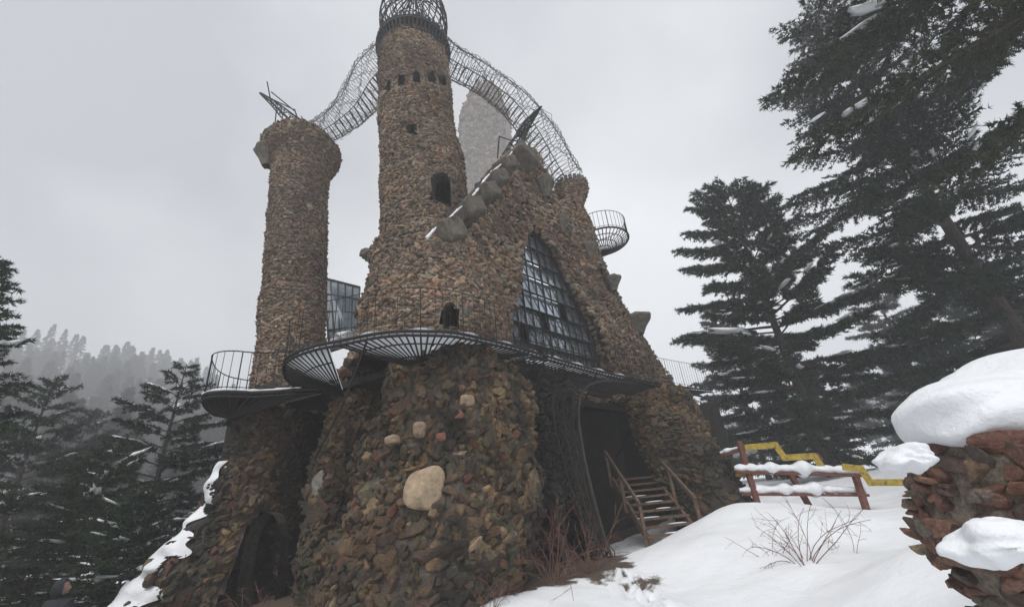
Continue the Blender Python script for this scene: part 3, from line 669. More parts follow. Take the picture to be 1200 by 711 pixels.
# the big pale stone and a few strong coloured ones set in the buttress face
V = ICO3[0].copy(); V = V/(abs(V)**3.2).sum(1)[:, None]**(1/3.2); V = V*(1+.10*wav(V+3, .9, 2)[:, None])*(.33, .12, .33); 
o = mesh_obj('pale_stone', V+at(497, 573, 8.0), [ICO3[1]], mat('pale_stone', (.33, .25, .165), .9, var=.55, vscale=5, bump=.015, bscale=14)[0], castle, smooth=True)
rr_ = np.random.RandomState(3)
for x, y, w, h, cname in [(511, 603, .24, .13, 'red'), (540, 536, .2, .17, 'tan'), (517, 512, .12, .1, 'red'), (583, 576, .15, .13, 'red'), (460, 515, .17, .11, 'tan'), (492, 503, .14, .16, 'tan'), (496, 618, .13, .14, 'red'), (480, 617, .1, .12, 'tan'), (614, 585, .16, .2, 'tan'), (536, 486, .13, .1, 'red'), (374, 568, .2, .34, 'grey'), (548, 470, .16, .14, 'tan')]:
    if cname+'_stone' not in M: mat(cname+'_stone', {'red': (.20, .085, .055), 'tan': (.23, .165, .11), 'grey': (.20, .19, .16)}[cname], .9, var=.6, vscale=8, bump=.02, bscale=14)
    Yc = 8.14+abs(x-505)**2/9000 if x > 400 else 10.0
    V = ICO3[0].copy(); V = V/(abs(V)**3).sum(1)[:, None]**(1/3); V = V*(1+.16*wav(V+x, .9, 2)[:, None])*(w*.8, .08, h*.8); mesh_obj('face_stone', V+at(x, y, Yc), [ICO3[1]], M[cname+'_stone'], castle)
# back walls that close the undercroft
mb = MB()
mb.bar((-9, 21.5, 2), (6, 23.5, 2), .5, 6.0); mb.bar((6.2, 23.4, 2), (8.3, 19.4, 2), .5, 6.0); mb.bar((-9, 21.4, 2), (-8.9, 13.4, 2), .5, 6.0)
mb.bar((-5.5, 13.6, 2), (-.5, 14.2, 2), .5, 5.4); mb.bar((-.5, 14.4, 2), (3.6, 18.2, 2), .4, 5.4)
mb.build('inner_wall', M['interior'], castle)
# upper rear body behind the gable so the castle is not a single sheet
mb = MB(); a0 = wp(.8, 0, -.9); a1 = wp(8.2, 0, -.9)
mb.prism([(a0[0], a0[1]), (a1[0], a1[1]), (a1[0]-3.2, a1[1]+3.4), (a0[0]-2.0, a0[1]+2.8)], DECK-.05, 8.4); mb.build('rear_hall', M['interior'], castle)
# wrought arch beside the stair, with twisted wires
ar = MB(); AP = [(724, 668), (712, 640), (700, 600), (690, 560), (682, 520), (678, 485), (681, 462), (692, 450), (712, 446), (745, 449), (790, 458), (822, 464)]
AY = [11.2, 11.2, 11.3, 11.4, 11.5, 11.6, 11.7, 11.9, 12.4, 13.6, 15.4, 16.6]
AW = np.array([at(x, y, Y) for (x, y), Y in zip(AP, AY)]); AF = cat_interp(AW, np.linspace(0, len(AW)-1, 60)); ar.tube(AF, .04, 6)
rs = np.random.RandomState(15)
for k in range(170):
    i = rs.randint(0, 36); p = AF[i]; w_ = .25+.9*(i/36)**2; off = rs.rand()*w_; a = p+np.array([-off, .05+rs.rand()*.25, 0]); j = min(40, i+rs.randint(2, 7)); b_ = AF[j]+np.array([-rs.rand()*(.12+.9*(j/36)**2), .05+rs.rand()*.25, 0])
    ar.tube([a, (a+b_)/2+rs.randn(3)*.05, b_], .012, 4)
for off in (.12, .3, .5): ar.tube([p+np.array([-off*(.4+i/30), .1, 0]) for i, p in enumerate(AF[:38])], .018, 4)
ar.build('iron_arch', M['rust'], castle)

# crown, dome and wire bridges ----------------------------------------------
c0 = np.array(TOPC[:3]); r0 = TOPC[3]; cr = MB()
for k in range(56):
    a = k/56*2*math.pi; d_ = np.array([math.cos(a), math.sin(a), 0]); p = c0+d_*r0*.98
    cr.bar(p+[0, 0, -.5], p+d_*.22+[0, 0, .15], .08, .14, up=d_); cr.bar(p+d_*.2+[0, 0, .1], p+d_*.22+[0, 0, .45], .07, .07, up=d_)
a = np.linspace(0, 2*math.pi, 49)[:-1]
for rr2, zz in ((r0+.2, .18), (r0+.05, -.4)): cr.tube(np.stack([c0[0]+rr2*np.cos(a), c0[1]+rr2*np.sin(a), np.full(48, c0[2]+zz)], 1), .06, 5, True)
cr.prism([(c0[0]+(r0+.25)*math.cos(q), c0[1]+(r0+.25)*math.sin(q)) for q in a], c0[2]+.05, c0[2]+.12)
cr.build('crown', M['iron'], castle)
dm = MB(); DR = r0*1.13; dc = c0+[0, 0, 2.1]; rs = np.random.RandomState(2)
def dome_p(th, ph): return dc+np.array([DR*math.cos(th)*math.cos(ph), DR*math.sin(th)*math.cos(ph), 2.2*math.sin(ph)])
for k in range(30):
    th = k/30*2*math.pi; dm.tube([dome_p(th, p) for p in np.linspace(-1.25, 1.5, 14)], .026, 4)
for p in np.linspace(-1.1, 1.3, 10): dm.tube([dome_p(t_, p) for t_ in np.linspace(0, 2*math.pi, 33)[:-1]], .018, 4, True)
for k in range(70):                                # crooked branch-like wires
    th = rs.rand()*6.28; ph = rs.uniform(-1.2, .6); P = [dome_p(th, ph)]
    for q in range(5): th += rs.randn()*.18; ph += rs.rand()*.3; P.append(dome_p(th, min(ph, 1.5)))
    dm.tube(P, .028, 4)
dm.build('wire_dome', M['iron'], castle)
def mesh_tunnel(C, rad, rings, longs, r, seed, jitter=.06, floor=True, label=None):
    C = np.array(C); n = rings; Q = cat_interp(C, np.linspace(0, len(C)-1, n)); rad = np.interp(np.linspace(0, 1, n), np.linspace(0, 1, len(rad)), rad)
    T = np.gradient(Q, axis=0); T /= np.linalg.norm(T, axis=1)[:, None]; A = np.cross(T, [0, 0, 1.]); A /= np.linalg.norm(A, axis=1)[:, None]; B = np.cross(A, T)
    rs = np.random.RandomState(seed); mb = MB()
    def p(i, th): return Q[i]+(A[i]*math.cos(th)+B[i]*math.sin(th))*rad[i]
    for i in range(n): mb.tube([p(i, t_)+rs.randn(3)*jitter*.3 for t_ in np.linspace(0, 2*math.pi, 13)[:-1]], r, 4, True)
    for k in range(longs):
        th = k/longs*2*math.pi; mb.tube([p(i, th+.25*math.sin(i*.5+k*2))+rs.randn(3)*jitter*.7 for i in range(n)], r*.9, 4)
    if floor:
        for i in range(0, n, 2):
            a_ = p(i, -math.pi*.25-.15); b_ = p(i, -math.pi*.75+.15); mb.bar(a_, b_, .05, .03, up=B[i])
        for th in (-.93, -2.21): mb.tube([p(i, th) for i in range(n)], r*2, 4)
        for th in (.05, math.pi-.05): mb.tube([p(i, th) for i in range(n)], r*1.7, 4)
    o = mb.build('wire_bridge', M['iron_pale'], castle); o['label'] = label; return o
mat('iron_pale', (.08, .078, .075), .7, .2, var=.3, vscale=20)
mesh_tunnel([at(352, 158, 12.6), at(378, 153, 12.6), at(401, 138, 12.5), at(420, 118, 12.4), at(438, 95, 12.2), at(458, 76, 12)], [.4, .5, .6, .75, .95, 1.0], 46, 20, .0095, 1, label='left wire tunnel bridge hanging between left and middle tower')
mesh_tunnel([at(505, 58, 12), at(536, 76, 12.6), at(570, 96, 13.4), at(601, 120, 14.2), at(627, 150, 14.8), at(645, 180, 15.2), at(664, 212, 15.6)], [.8, .68, .66, .72, .8, .85, .8], 52, 15, .013, 2, label='right wire tunnel bridge arching down to the small turret')
# crane-like iron beasts on the tops
def beast(P, r0_, seed, extra, label):
    P = np.array(P); rs = np.random.RandomState(seed); mb = MB(); n = 16; Q = cat_interp(P, np.linspace(0, len(P)-1, n)); rad = np.linspace(r0_, .03, n)
    for k in range(5):
        th = k*1.257; mb.tube([Q[i]+np.array([math.cos(th), math.sin(th)*.6, math.sin(th)])*rad[i] for i in range(n)], .03, 4)
    for i in range(n):
        for k in range(3): a_ = rs.rand()*6.28; b_ = a_+2; mb.tube([Q[i]+np.array([math.cos(a_), .3, math.sin(a_)])*rad[i], Q[min(n-1, i+1)]+np.array([math.cos(b_), -.3, math.sin(b_)])*rad[min(n-1, i+1)]], .02, 4)
    for a_, b_ in extra: mb.tube([a_, b_], .028, 4)
    o = mb.build('iron_sculpture', M['iron'], castle); o['label'] = label
beast([at(356, 150, 13), at(340, 138, 13), at(322, 122, 13), at(305, 109, 13)], .42, 3, [(at(313, 96, 13), at(318, 122, 13)), (at(318, 108, 13), at(345, 130, 13)), (at(324, 128, 13), at(322, 148, 13)), (at(345, 128, 13), at(352, 148, 13)), (at(306, 110, 13), at(345, 129, 13))], 'iron sculpture reaching left from the left tower')
beast([at(596, 186, 13.2), at(606, 166, 13.2), at(620, 142, 13.2), at(634, 125, 13.2)], .4, 4, [(at(585, 160, 13.2), at(600, 165, 13.2)), (at(585, 160, 13.2), at(583, 185, 13.2)), (at(600, 165, 13.2), at(632, 142, 13.2)), (at(606, 160, 13.2), at(634, 125, 13.2)), (at(612, 165, 13.2), at(634, 126, 13.2))], 'iron beak sculpture on the gable peak')
# slanted glass roof between left and middle tower
gr = MB(); ga, gb, gc, gd = at(379, 326, 16), at(422, 337, 16), at(418, 402, 14.6), at(386, 412, 14.6); nn = np.cross(gb-ga, gd-ga); nn /= np.linalg.norm(nn)
gr.hexa([gd, gc, gb, ga, gd+nn*.06, gc+nn*.06, gb+nn*.06, ga+nn*.06]); roof = gr.build('glass_roof', M['roofglass'], castle)
gf = MB()
for f in np.linspace(0, 1, 6): gf.bar(ga+(gb-ga)*f-nn*.03, gd+(gc-gd)*f-nn*.03, .05, .05, up=nn)
for f in np.linspace(0, 1, 5): gf.bar(ga+(gd-ga)*f-nn*.04, gb+(gc-gb)*f-nn*.04, .04, .05, up=nn)
gf.build('roof_frame', M['iron_pale'], roof)
lump('deck_snow', at(404, 397, 13.6), (.55, .5, .22), castle, M['snow'], 31); lump('deck_snow', at(398, 402, 13.3), (.6, .4, .14), castle, M['snow'], 32)
# snow lying down the back of the left buttress
def slope_snow():
    f = SURF['buttress103']; zt, zb = at(276, 545, 11)[2], at(110, 715, 10)[2]-.5; n, k = 150, 16; V = []; ok = []
    for i in range(n):
        t_ = i/(n-1); zz = np.full(k, zt+(zb-zt)*t_); w = (.44+.34*t_)*(1+.5*float(wav(np.array([t_*7, 0, 0]), .5, 3))); c0_ = .80-.30*t_+.05*float(wav(np.array([t_*6, 4, 0]), .5, 4))
        a = math.pi+c0_+np.linspace(0, w, k); p, o = f(zz, a); u = np.linspace(0, 1, k)
        nz = wav(p, .22, 5); th_ = .10+.05*np.sin(math.pi*u)+.03*wav(p, .3, 6); V.append(p+o*th_[:, None]+np.array([0, 0, .05])); ok.append(nz+2.2*np.minimum(u, 1-u)+.1 > -.12)
    V = np.concatenate(V); ok = np.concatenate(ok); idx = np.arange(n*k).reshape(n, k); Q = np.stack([idx[:-1, :-1], idx[:-1, 1:], idx[1:, 1:], idx[1:, :-1]], -1).reshape(-1, 4); Q = Q[ok[Q].all(1)]
    cen = V-[2, -6, 0]*np.array([1, 1, 1]); V2 = V+np.array([.05, .12, -.10]); m = len(V)
    mesh_obj('snow_patch', np.concatenate([V, V2]), [np.concatenate([Q, Q[:, ::-1]+m])], M['snow'], castle, smooth=True)
slope_snow()

# far tower in the fog
FT = 85
rg = [ringpx(y, a, b, FT) for y, a, b in [(112, 551, 585), (124, 546, 590), (140, 540, 596), (180, 538, 600), (230, 537, 606), (330, 535, 620)]]
ft = empty('stone_tower', (rg[-1][0], FT, 0), 'distant grey stone tower with jagged top fading into fog behind the castle', 'tower')
rg.append([rg[-1][0], FT, -1, rg[-1][3], rg[-1][4]])
tower('tower_wall', rg, ft, PAL_UP, (1.0, .55), 200, [], rough=.4, depth=.3)
mb = MB(); q0 = sorted(rg, key=lambda q: -q[2])[0]
for k in range(9):
    a_ = k/9*2*math.pi; cc_ = np.array([q0[0]+q0[3]*.8*math.cos(a_), q0[1]+q0[3]*.8*math.sin(a_), q0[2]]); hh = 2.0+1.8*((k*37) % 5)/5; mb.box(cc_+[0, 0, hh*.4], (.6, 0, 0), (0, .6, 0), (0, 0, hh*.6))
for k in range(7):
    x = 544+k*8.5; MB().bar(at(x, 145, FT-q0[3]*1.25), at(x+.5, 190, FT-q0[3]*1.25), .9, .8, up=(0, 1, 0)).build('pilaster', M['slab'], ft)
mb.build('battlement', M['slab'], ft)

# ------------------------------------------------------------------ wooden stair
tl, br = at(741, 560, 14.6), at(793, 634, 11.9)
st = empty('wooden_stair', tuple(br), 'steep open wooden stair with plank treads climbing into the dark arch', 'stair')
d_ = tl-br; side = np.cross(d_, [0, 0, 1]); side /= np.linalg.norm(side); hw = .62
for sgn in (-1, 1): MB().bar(br+side*hw*sgn, tl+side*hw*sgn, .07, .2).build('stringer', M['wood'], st)
for k in range(9):
    c = br+d_*(k+.4)/9+np.array([0, 0, .08]); MB().box(c, side*(hw+.06), np.array([d_[0], d_[1], 0])/np.hypot(d_[0], d_[1])*.15, (0, 0, .028)).build('tread', M['wood'], st)
    if k < 6: Vt = ICO2[0]*[1, 1, 1]; q = c+side*(.35*math.sin(k*2.3))+[0, 0, .035]; mesh_obj('tread_snow', q+Vt[:, :1]*side*(.2+.05*(k % 3))+Vt[:, 1:2]*np.array([d_[0], d_[1], 0])/np.hypot(d_[0], d_[1])*.10+Vt[:, 2:]*[0, 0, .018], [ICO2[1]], M['snow'], st, smooth=True)
for sgn, mt in ((-1, 'wood'), (1, 'wood')):
    MB().bar(br+side*(hw+.08)*sgn+[0, 0, .85], tl+side*(hw+.08)*sgn+[0, 0, .85], .06, .09).build('handrail', M[mt], st)
    for f in (.02, .52, .97):
        p = br+d_*f+side*(hw+.08)*sgn; MB().bar(p+[0, 0, -.15 if f > .1 else -.4], p+[0, 0, .9], .08, .08, up=(0, 1, 0)).build('post', M['wood'], st)
# loose planks at the stair foot
pk = MB(); pk.bar(at(700, 655, 11.3), at(752, 650, 12.0), .22, .06); tag(pk.build('loose_plank', M['wood']), 'weathered plank lying on the ground before the stair', 'plank')

# ------------------------------------------------------------------ snowy railing with yellow zigzag boards
ra = at(866, 553, 12.6); 
rl = empty('wooden_barrier', (ra[0], ra[1], gz(np.array([ra[0]]), np.array([ra[1]]))[0]), 'red post barrier with snow laden rails and yellow zigzag boards', 'barrier')
BY = 12.6
def beam(name, a, b, w, h, mt, up=(0, 0, 1)): return MB().bar(a, b, w, h, up).build(name, M[mt], rl)
for (x0, y0, Y0), (x1, y1, Y1) in [((866, 517, 12.8), (890, 597, 12.4)), ((1002, 556, 12.0), (1019, 608, 11.6)), ((925, 553, 13.2), (948, 592, 13.0)), ((955, 532, 13.0), (962, 540, 12.9))]:
    beam('post', at(x0, y0, Y0), at(x1, y1, Y1), .12, .12, 'wood_red', (0, 1, 0))
for (x0, y0), (x1, y1) in [((862, 553), (1010, 557)), ((868, 579), (1016, 580))]:
    a, b_ = at(x0, y0, 12.7), at(x1, y1, 12.0); r_ = beam('rail', a, b_, .3, .06, 'wood_red')
    o = snow_line('snow_cap', [a+[0, 0, .1], (a*2+b_)/3+[0, -.02, .12], (a+b_*2)/3+[0, .02, .13], b_+[0, 0, .1]], .2, r_, 7, .75)
a, b_ = at(836, 537, 13.4), at(868, 527, 12.9); r_ = beam('rail', a, b_, .2, .06, 'wood_red'); snow_line('snow_cap', [a+[0, 0, .07], (a+b_)/2+[0, 0, .09], b_+[0, 0, .07]], .11, r_, 9)
def zig(P, Y):
    Q = [at(x, y, Y+(x-880)*-.004) for x, y in P]; mb = MB()
    for a, b_ in zip(Q[:-1], Q[1:]): e = (b_-a)/np.linalg.norm(b_-a)*.05; mb.bar(a-e, b_+e, .05, .15)
    mb.build('zigzag_board', M['wood_yellow'], rl)
zig([(875, 524), (909, 521), (919, 536), (954, 534), (962, 545)], 12.5)
zig([(990, 547), (1009, 549), (1020, 565), (1056, 565)], 12.1)
beam('rail', at(862, 556, 12.9), at(905, 553, 12.9), .05, .1, 'wood_yellow')

# ------------------------------------------------------------------ near stone wall with thick snow, right
pw = empty('stone_pillar', (4.4, 3.6, .2), 'red brown stone pillar under a thick snow cap at the right edge', 'pillar')
def rc(y, xl, xr, Y, ry): q = ringpx(y, xl, xr, Y, ry); return q
rg = [rc(512, 1085, 1330, 3.7, .7), rc(535, 1082, 1335, 3.7, .75), rc(580, 1098, 1340, 3.7, .72), rc(625, 1110, 1350, 3.7, .68), rc(680, 1150, 1370, 3.8, .6), rc(760, 1185, 1400, 3.9, .5), rc(900, 1230, 1450, 3.9, .45)]
tower('masonry', rg, pw, PAL_RED, (.26, .12), 301, [], expo=2.6, rough=.06, hi=True, depth=.085, rot=.2)
def snow_blob(name, P, W_, parent, seed):
    """rounded snow pillow: centre, half sizes"""
    V = ICO3[0].copy(); q = 2; 
    Vs, Fs_ = ico(5) if False else ico(4)
    V = Vs.copy(); V[:, 2] = np.where(V[:, 2] < 0, V[:, 2]*.45, V[:, 2]); V = V*(1+.16*wav(V+seed, .6, seed % 8)[:, None]+.06*wav(V+seed, .22, 2)[:, None]); V[:, 2] += np.where(V[:, 2] < .1, .16*wav(V*[1, 1, 0]+seed, .35, 4), 0)
    o = mesh_obj(name, V*np.asarray(W_)+np.asarray(P), [Fs_], M['snow'], parent, smooth=True); return o
sc_ = at(1205, 492, 3.75); snow_blob('snow_cap', sc_+[.27, 0, .02], (1.05, .85, .50), pw, 3)
snow_blob('snow_cap', at(1064, 541, 3.4), (.15, .22, .12), pw, 5)
snow_blob('snow_cap', at(1186, 642, 3.05), (.27, .22, .17), pw, 6)

# ------------------------------------------------------------------ conifers
def conifer(seed, H, Rr, clear=.08, nb=90, blade=.16, droop=.18, tufts=1.0, gap=0.0, snow=.12, powr=.8, twmax=.9, trunk_r=None, side=None, up=.25, inner=.3, bigs=.1):
    rs = np.random.RandomState(seed); wood = MB(); tr_ = trunk_r or H*.017
    zt = np.linspace(-.5, H, 14); bend = np.stack([.02*H*np.sin(zt/H*3+seed)*zt/H*.5, .02*H*np.cos(zt/H*2.5+seed)*zt/H*.4, zt], 1)
    wood.tube(bend, np.maximum(tr_*(1-zt/H)**.8, .012), 8)
    A = []; D = []; Lh = []; SP = []
    for b_ in range(nb):
        f = clear+(1-clear)*((b_+rs.rand()*.8)/nb)**.85; h = f*H*.985; az = b_*2.4+rs.randn()*.4
        rel = (f-clear)/(1-clear); ln = Rr*((1-rel)**powr*min(1, .55+rel*3))*rs.uniform(.6, 1.12)+.12
        if rs.rand() < gap: continue
        el = -.12+rel*1.0*up*3+rs.randn()*.08; c = np.array([np.interp(h, zt, bend[:, 0]), np.interp(h, zt, bend[:, 1]), h])
        d = np.array([math.cos(az), math.sin(az), 0]); t_ = np.linspace(0, 1, 7)[:, None]
        P = c+d*ln*t_+np.array([0, 0, 1])*(el*ln*t_-droop*ln*t_**2+.06*ln*t_**4); P = P+np.cross(d, [0, 0, 1])*(rs.randn()*.12*ln*t_**2)
        wood.tube(P, np.linspace(max(.012, ln*.018), .006, 7), 4)
        nt_ = max(5, int(ln/.13)); tt = np.linspace(inner, 1, nt_)
        for k, u in enumerate(tt):
            p = np.array([np.interp(u*6, range(7), P[:, j]) for j in range(3)])
            for sg in (-1, 1):
                a_ = sg*rs.uniform(.6, 1.15) if u < .97 else sg*.2; tw = min(twmax, ln*.42)*(1-.55*u)*rs.uniform(.6, 1.15)+.08
                dd = np.array([d[0]*math.cos(a_)-d[1]*math.sin(a_), d[0]*math.sin(a_)+d[1]*math.cos(a_), rs.uniform(-.25, .18)+el*.4]); A.append(p); D.append(dd); Lh.append(tw)
        if rs.rand() < snow*6 and ln > .5: SP.append((P, ln))
    A = np.array(A); D = np.array(D); Lh = np.array(Lh); D /= np.linalg.norm(D, axis=1)[:, None]
    cnt = np.maximum(2, (Lh/blade*3.2*tufts)).astype(int); ii = np.repeat(np.arange(len(A)), cnt); u = rs.rand(len(ii))
    C = A[ii]+D[ii]*(Lh[ii]*u)[:, None]+rs.randn(len(ii), 3)*blade*.12; C[:, 2] -= u**2*Lh[ii]*.15
    V = []; nbl = 4
    for q in range(nbl):
        dir_ = D[ii]*.75+rs.randn(len(ii), 3)*.55; dir_ /= np.linalg.norm(dir_, axis=1)[:, None]
        wv = np.cross(dir_, rs.randn(len(ii), 3)); wv /= np.linalg.norm(wv, axis=1)[:, None]+1e-6; l = blade*rs.uniform(.6, 1.2, len(ii))[:, None]; w_ = blade*.13
        V.append(np.stack([C-wv*w_, C+wv*w_, C+dir_*l+wv*w_*.3], 1))
    V = np.concatenate(V).reshape(-1, 3); Tt = np.arange(len(V)).reshape(-1, 3)
    sn = []; sT = []; n0 = 0; I = ICO1
    for P, ln in SP:
        for k in range(1+int(rs.rand()*ln*2.6)):
            u = rs.uniform(.45, .98); p = np.array([np.interp(u*6, range(7), P[:, j]) for j in range(3)]); d = P[-1]-P[0]; d /= np.linalg.norm(d); sd = np.cross(d, [0, 0, 1]); s_ = (rs.uniform(.04, .13) if rs.rand() > bigs else rs.uniform(.13, .26))*(.6+min(ln, 4)*.22)
            p = p+sd*rs.randn()*ln*.10+[0, 0, .05]; q = I[0]*(1+.3*rs.randn(len(I[0]))[:, None])
            sn.append(p+q[:, :1]*d*s_*2.3+q[:, 1:2]*sd*s_*.75+q[:, 2:]*np.array([0, 0, 1])*s_*.3); sT.append(I[1]+n0); n0 += len(I[0])
    # fine dusting: small white blades on top of tufts
    m_ = rs.rand(len(C)) < snow*.35
    if m_.any():
        c = C[m_]+[0, 0, blade*.25]; k = len(c); a_ = rs.rand(k, 3)-.5; a_[:, 2] *= .3; b2 = np.cross(a_, [0, 0, 1.]); s2 = blade*.5
        W4 = np.stack([c-a_*s2, c+b2*s2, c+a_*s2, c-b2*s2], 1).reshape(-1, 3); tq = np.arange(k)[:, None]*4+np.array([[0, 1, 2, 0, 2, 3]]); sn.append(W4); sT.append(tq.reshape(-1, 3)+n0); n0 += len(W4)
    return wood, V, Tt, (np.concatenate(sn) if sn else None), (np.concatenate(sT) if sT else None)
def plant_tree(name, x, y, label, args, mt='needles', group=None, rz=0, sc=1, lean=None, z=None):
    zz = float(gz(np.array([x]), np.array([y]))[0]) if z is None else z
    e = empty(name, (0, 0, 0), label, 'tree', group)
    wood, V, T, sV, sT = conifer(**args)
    mesh_obj('crown', V, [T], M[mt], e); wood.build('trunk', M['bark'], e)
    if sV is not None: tag(mesh_obj('branch_snow', sV, [sT], M['snow'], e, smooth=True), kind='stuff')
    e.location = (x, y, zz); e.rotation_euler = (0, 0, rz); e.scale = (sc,)*3
    for ch in e.children: ch.matrix_parent_inverse = Matrix()
    return e
GT = 'conifers around the castle'
def base_under(x, y, Y):                           # ground point under the spot seen at x, y, at distance Y
    p = at(x, y, Y); return p[0], p[1]
tx, ty = base_under(972, 545, 20); tz = gz(np.array([tx]), np.array([ty]))[0]; th_ = at(842, 220, 20)[2]-tz
plant_tree('conifer', tx, ty, 'dark snowy conifer standing right of the castle behind the barrier', dict(seed=4, H=th_, Rr=5.2, clear=.03, nb=108, blade=.2, droop=.07, snow=.5, bigs=.05, tufts=1.8, powr=.5, gap=.06), group=GT, lean=0)
tx, ty = base_under(1190, 385, 14.5); tz = gz(np.array([tx]), np.array([ty]))[0]
plant_tree('conifer', tx, ty, 'huge dark conifer at the right edge leaning over the frame top', dict(seed=11, H=22, Rr=6.2, clear=.12, nb=95, blade=.17, droop=.04, snow=.08, tufts=1.2, powr=.55, trunk_r=.27, gap=.03, twmax=1.2, inner=.12, bigs=0), group=GT)
# second tree further right whose limbs fill the upper right corner
plant_tree('conifer', 13.0, 5.5, 'near conifer mostly outside the right edge, limbs hanging into the top corner', dict(seed=13, H=24, Rr=6.8, clear=.28, nb=84, blade=.18, droop=.05, snow=.05, tufts=1.2, powr=.5, trunk_r=.3, twmax=1.2, inner=.12, bigs=0), 'needles_warm', group=GT)
# left edge
tx, ty = at(-8, 300, 8.8)[:2]; tz = gz(np.array([tx]), np.array([ty]))[0]
plant_tree('conifer', tx, ty, 'tall dark conifer cut by the left edge of the photo', dict(seed=17, H=at(-22, 300, 8.8)[2]-tz, Rr=2.6, clear=.05, nb=140, blade=.12, droop=.14, snow=.05, tufts=1.1), group=GT)
for x, ytop, Y, Rr, seed, lab, sn, mt in [
    (68, 440, 15, 2.6, 21, 'slim conifer second from the left edge', .07, 'needles'),
    (218, 426, 14.5, 3.0, 22, 'bushy snow flecked conifer just left of the round iron balcony', .16, 'needles'),
    (135, 520, 12.0, 1.9, 23, 'low young conifer between the slim one and the bushy one', .10, 'needles_warm'),
    (105, 478, 21, 3.0, 24, 'mid distance conifer behind the low young one', .08, 'needles_far'),
    (165, 580, 10.8, 1.4, 25, 'small green conifer above the snowy slope of the left buttress', .2, 'needles')]:
    p = at(x, ytop, Y); z0 = gz(np.array([p[0]]), np.array([p[1]]))[0]
    plant_tree('conifer', p[0], p[1], lab, dict(seed=seed, H=max(2.5, p[2]-z0), Rr=Rr, clear=.02, nb=64, blade=.14 if Y < 16 else .2, droop=.12, snow=sn, tufts=1.2, powr=.65), mt, group=GT)
# hazy trees beyond, each its own
def mid_tree(x, ytop, Y, Rr, seed, lab, mt='needles_far'):
    p = at(x, ytop, Y); z0 = gz(np.array([p[0]]), np.array([p[1]]))[0]
    return plant_tree('conifer', p[0], p[1], lab, dict(seed=seed, H=max(3, p[2]-z0), Rr=Rr, clear=.02, nb=70, blade=.3, droop=.1, snow=.12, tufts=.9, powr=.6), mt, group=GT)
mid_tree(838, 362, 30, 4.0, 31, 'hazy grey green conifer showing between castle and dark conifer')
mid_tree(1010, 318, 34, 4.5, 32, 'pale fogged conifer between the dark conifer and the huge one')
mid_tree(1100, 330, 27, 4.5, 33, 'hazy conifer behind the snow capped pillar', 'needles')
mid_tree(1062, 372, 23, 3.6, 34, 'lower snowy conifer left of the pillar in the haze', 'needles')
mid_tree(1180, 300, 25, 4.5, 35, 'hazy conifer right behind the huge trunk', 'needles')
mid_tree(905, 395, 27, 3.5, 36, 'hazy conifer hidden behind the lower limbs of the dark conifer')
# low-detail forest on the hillside: one mass in fog
def forest():
    rs = np.random.RandomState(9); protos = []
    for k in range(5):
        w, V, T, _, _ = conifer(500+k, 10, 2.2, .03, 60, .45, .14, .62, .05, 0, .9)
        protos.append((V, T))
    Vs = []; Ts = []; n0 = 0; c = 0
    while c < 1500:
        az = R(rs.uniform(-64, -14) if rs.rand() < .8 else rs.uniform(-14, 50)); r = 42+250*rs.rand()**.6; x = r*math.sin(az); y = r*math.cos(az); azd = math.degrees(az)
        if -24 < azd < 16 and r < 90: continue
        V, T = protos[rs.randint(5)]; a_ = rs.rand()*6.28; s_ = rs.uniform(.7, 1.35); z0 = gz(np.array([x]), np.array([y]))[0]
        Q = V*[s_, s_, s_*rs.uniform(.9, 1.2)]; Q = Q@np.array([[math.cos(a_), math.sin(a_), 0], [-math.sin(a_), math.cos(a_), 0], [0, 0, 1]])+[x, y, z0]
        Vs.append(Q); Ts.append(T+n0); n0 += len(V); c += 1
    o = mesh_obj('hillside_forest', np.concatenate(Vs), [np.concatenate(Ts)], M['needles_far']); tag(o, 'fogged conifer forest covering the hillside behind', 'forest', kind='stuff')
forest()

# ------------------------------------------------------------------ dry shrubs and weeds
def twigs(name, c, n, h, spread, r, label, seed, mt='dry', group=None, fork=4):
    rs = np.random.RandomState(seed); mb = MB(); c = np.array(c)
    def stem(p, d, l, r_, lev):
        P = [p]; d = d/np.linalg.norm(d); bend = rs.randn(3)*.12; sag = rs.uniform(.02, .14)
        for i in range(7):
            d = d+bend+rs.randn(3)*.07; d[2] -= sag*(1-lev*.3); d /= np.linalg.norm(d); P.append(P[-1]+d*l/7)
        mb.tube(P, np.linspace(r_, r_*.45, 8), 4 if lev == 0 else 3)
        if lev < 2:
            for f in range(fork if lev == 0 else 2):
                i = rs.randint(2, 7); dd = P[i]-P[i-1]; dd = dd/np.linalg.norm(dd)+rs.randn(3)*.5; stem(P[i], dd, l*rs.uniform(.2, .42), r_*.55, lev+1)
    for k in range(n):
        a_ = rs.rand()*6.28; o_ = np.array([math.cos(a_), math.sin(a_), 0])*spread*rs.rand()**.6
        stem(c+o_*.15, o_*1.1+[0, 0, 1.0], h*rs.uniform(.5, 1.15), r, 0)
    return tag(mb.build(name, M[mt]), label, 'shrub', group)
def gpt(x, y, Y): p = at(x, y, Y); return (p[0], p[1], float(gz(np.array([p[0]]), np.array([p[1]]))[0])-.03)
GS = 'bare shrubs poking through the snow'
twigs('bare_shrub', gpt(945, 665, 8.4), 16, 1.15, .85, .007, 'reddish bare shrub fanning out in the middle of the snow bank', 1, group=GS)
twigs('bare_shrub', gpt(905, 655, 8.9), 5, .9, 1.3, .005, 'sparse long bent twigs left of the fanning shrub', 2, group=GS, fork=1)
twigs('bare_shrub', gpt(1000, 670, 8.4), 3, .9, 1.4, .005, 'single low twig arching right on the snow bank', 5, group=GS, fork=2)
twigs('bare_shrub', gpt(648, 668, 9.0), 20, 1.6, .9, .007, 'tangled bare shrub in front of the arcaded pier', 3, group=GS)
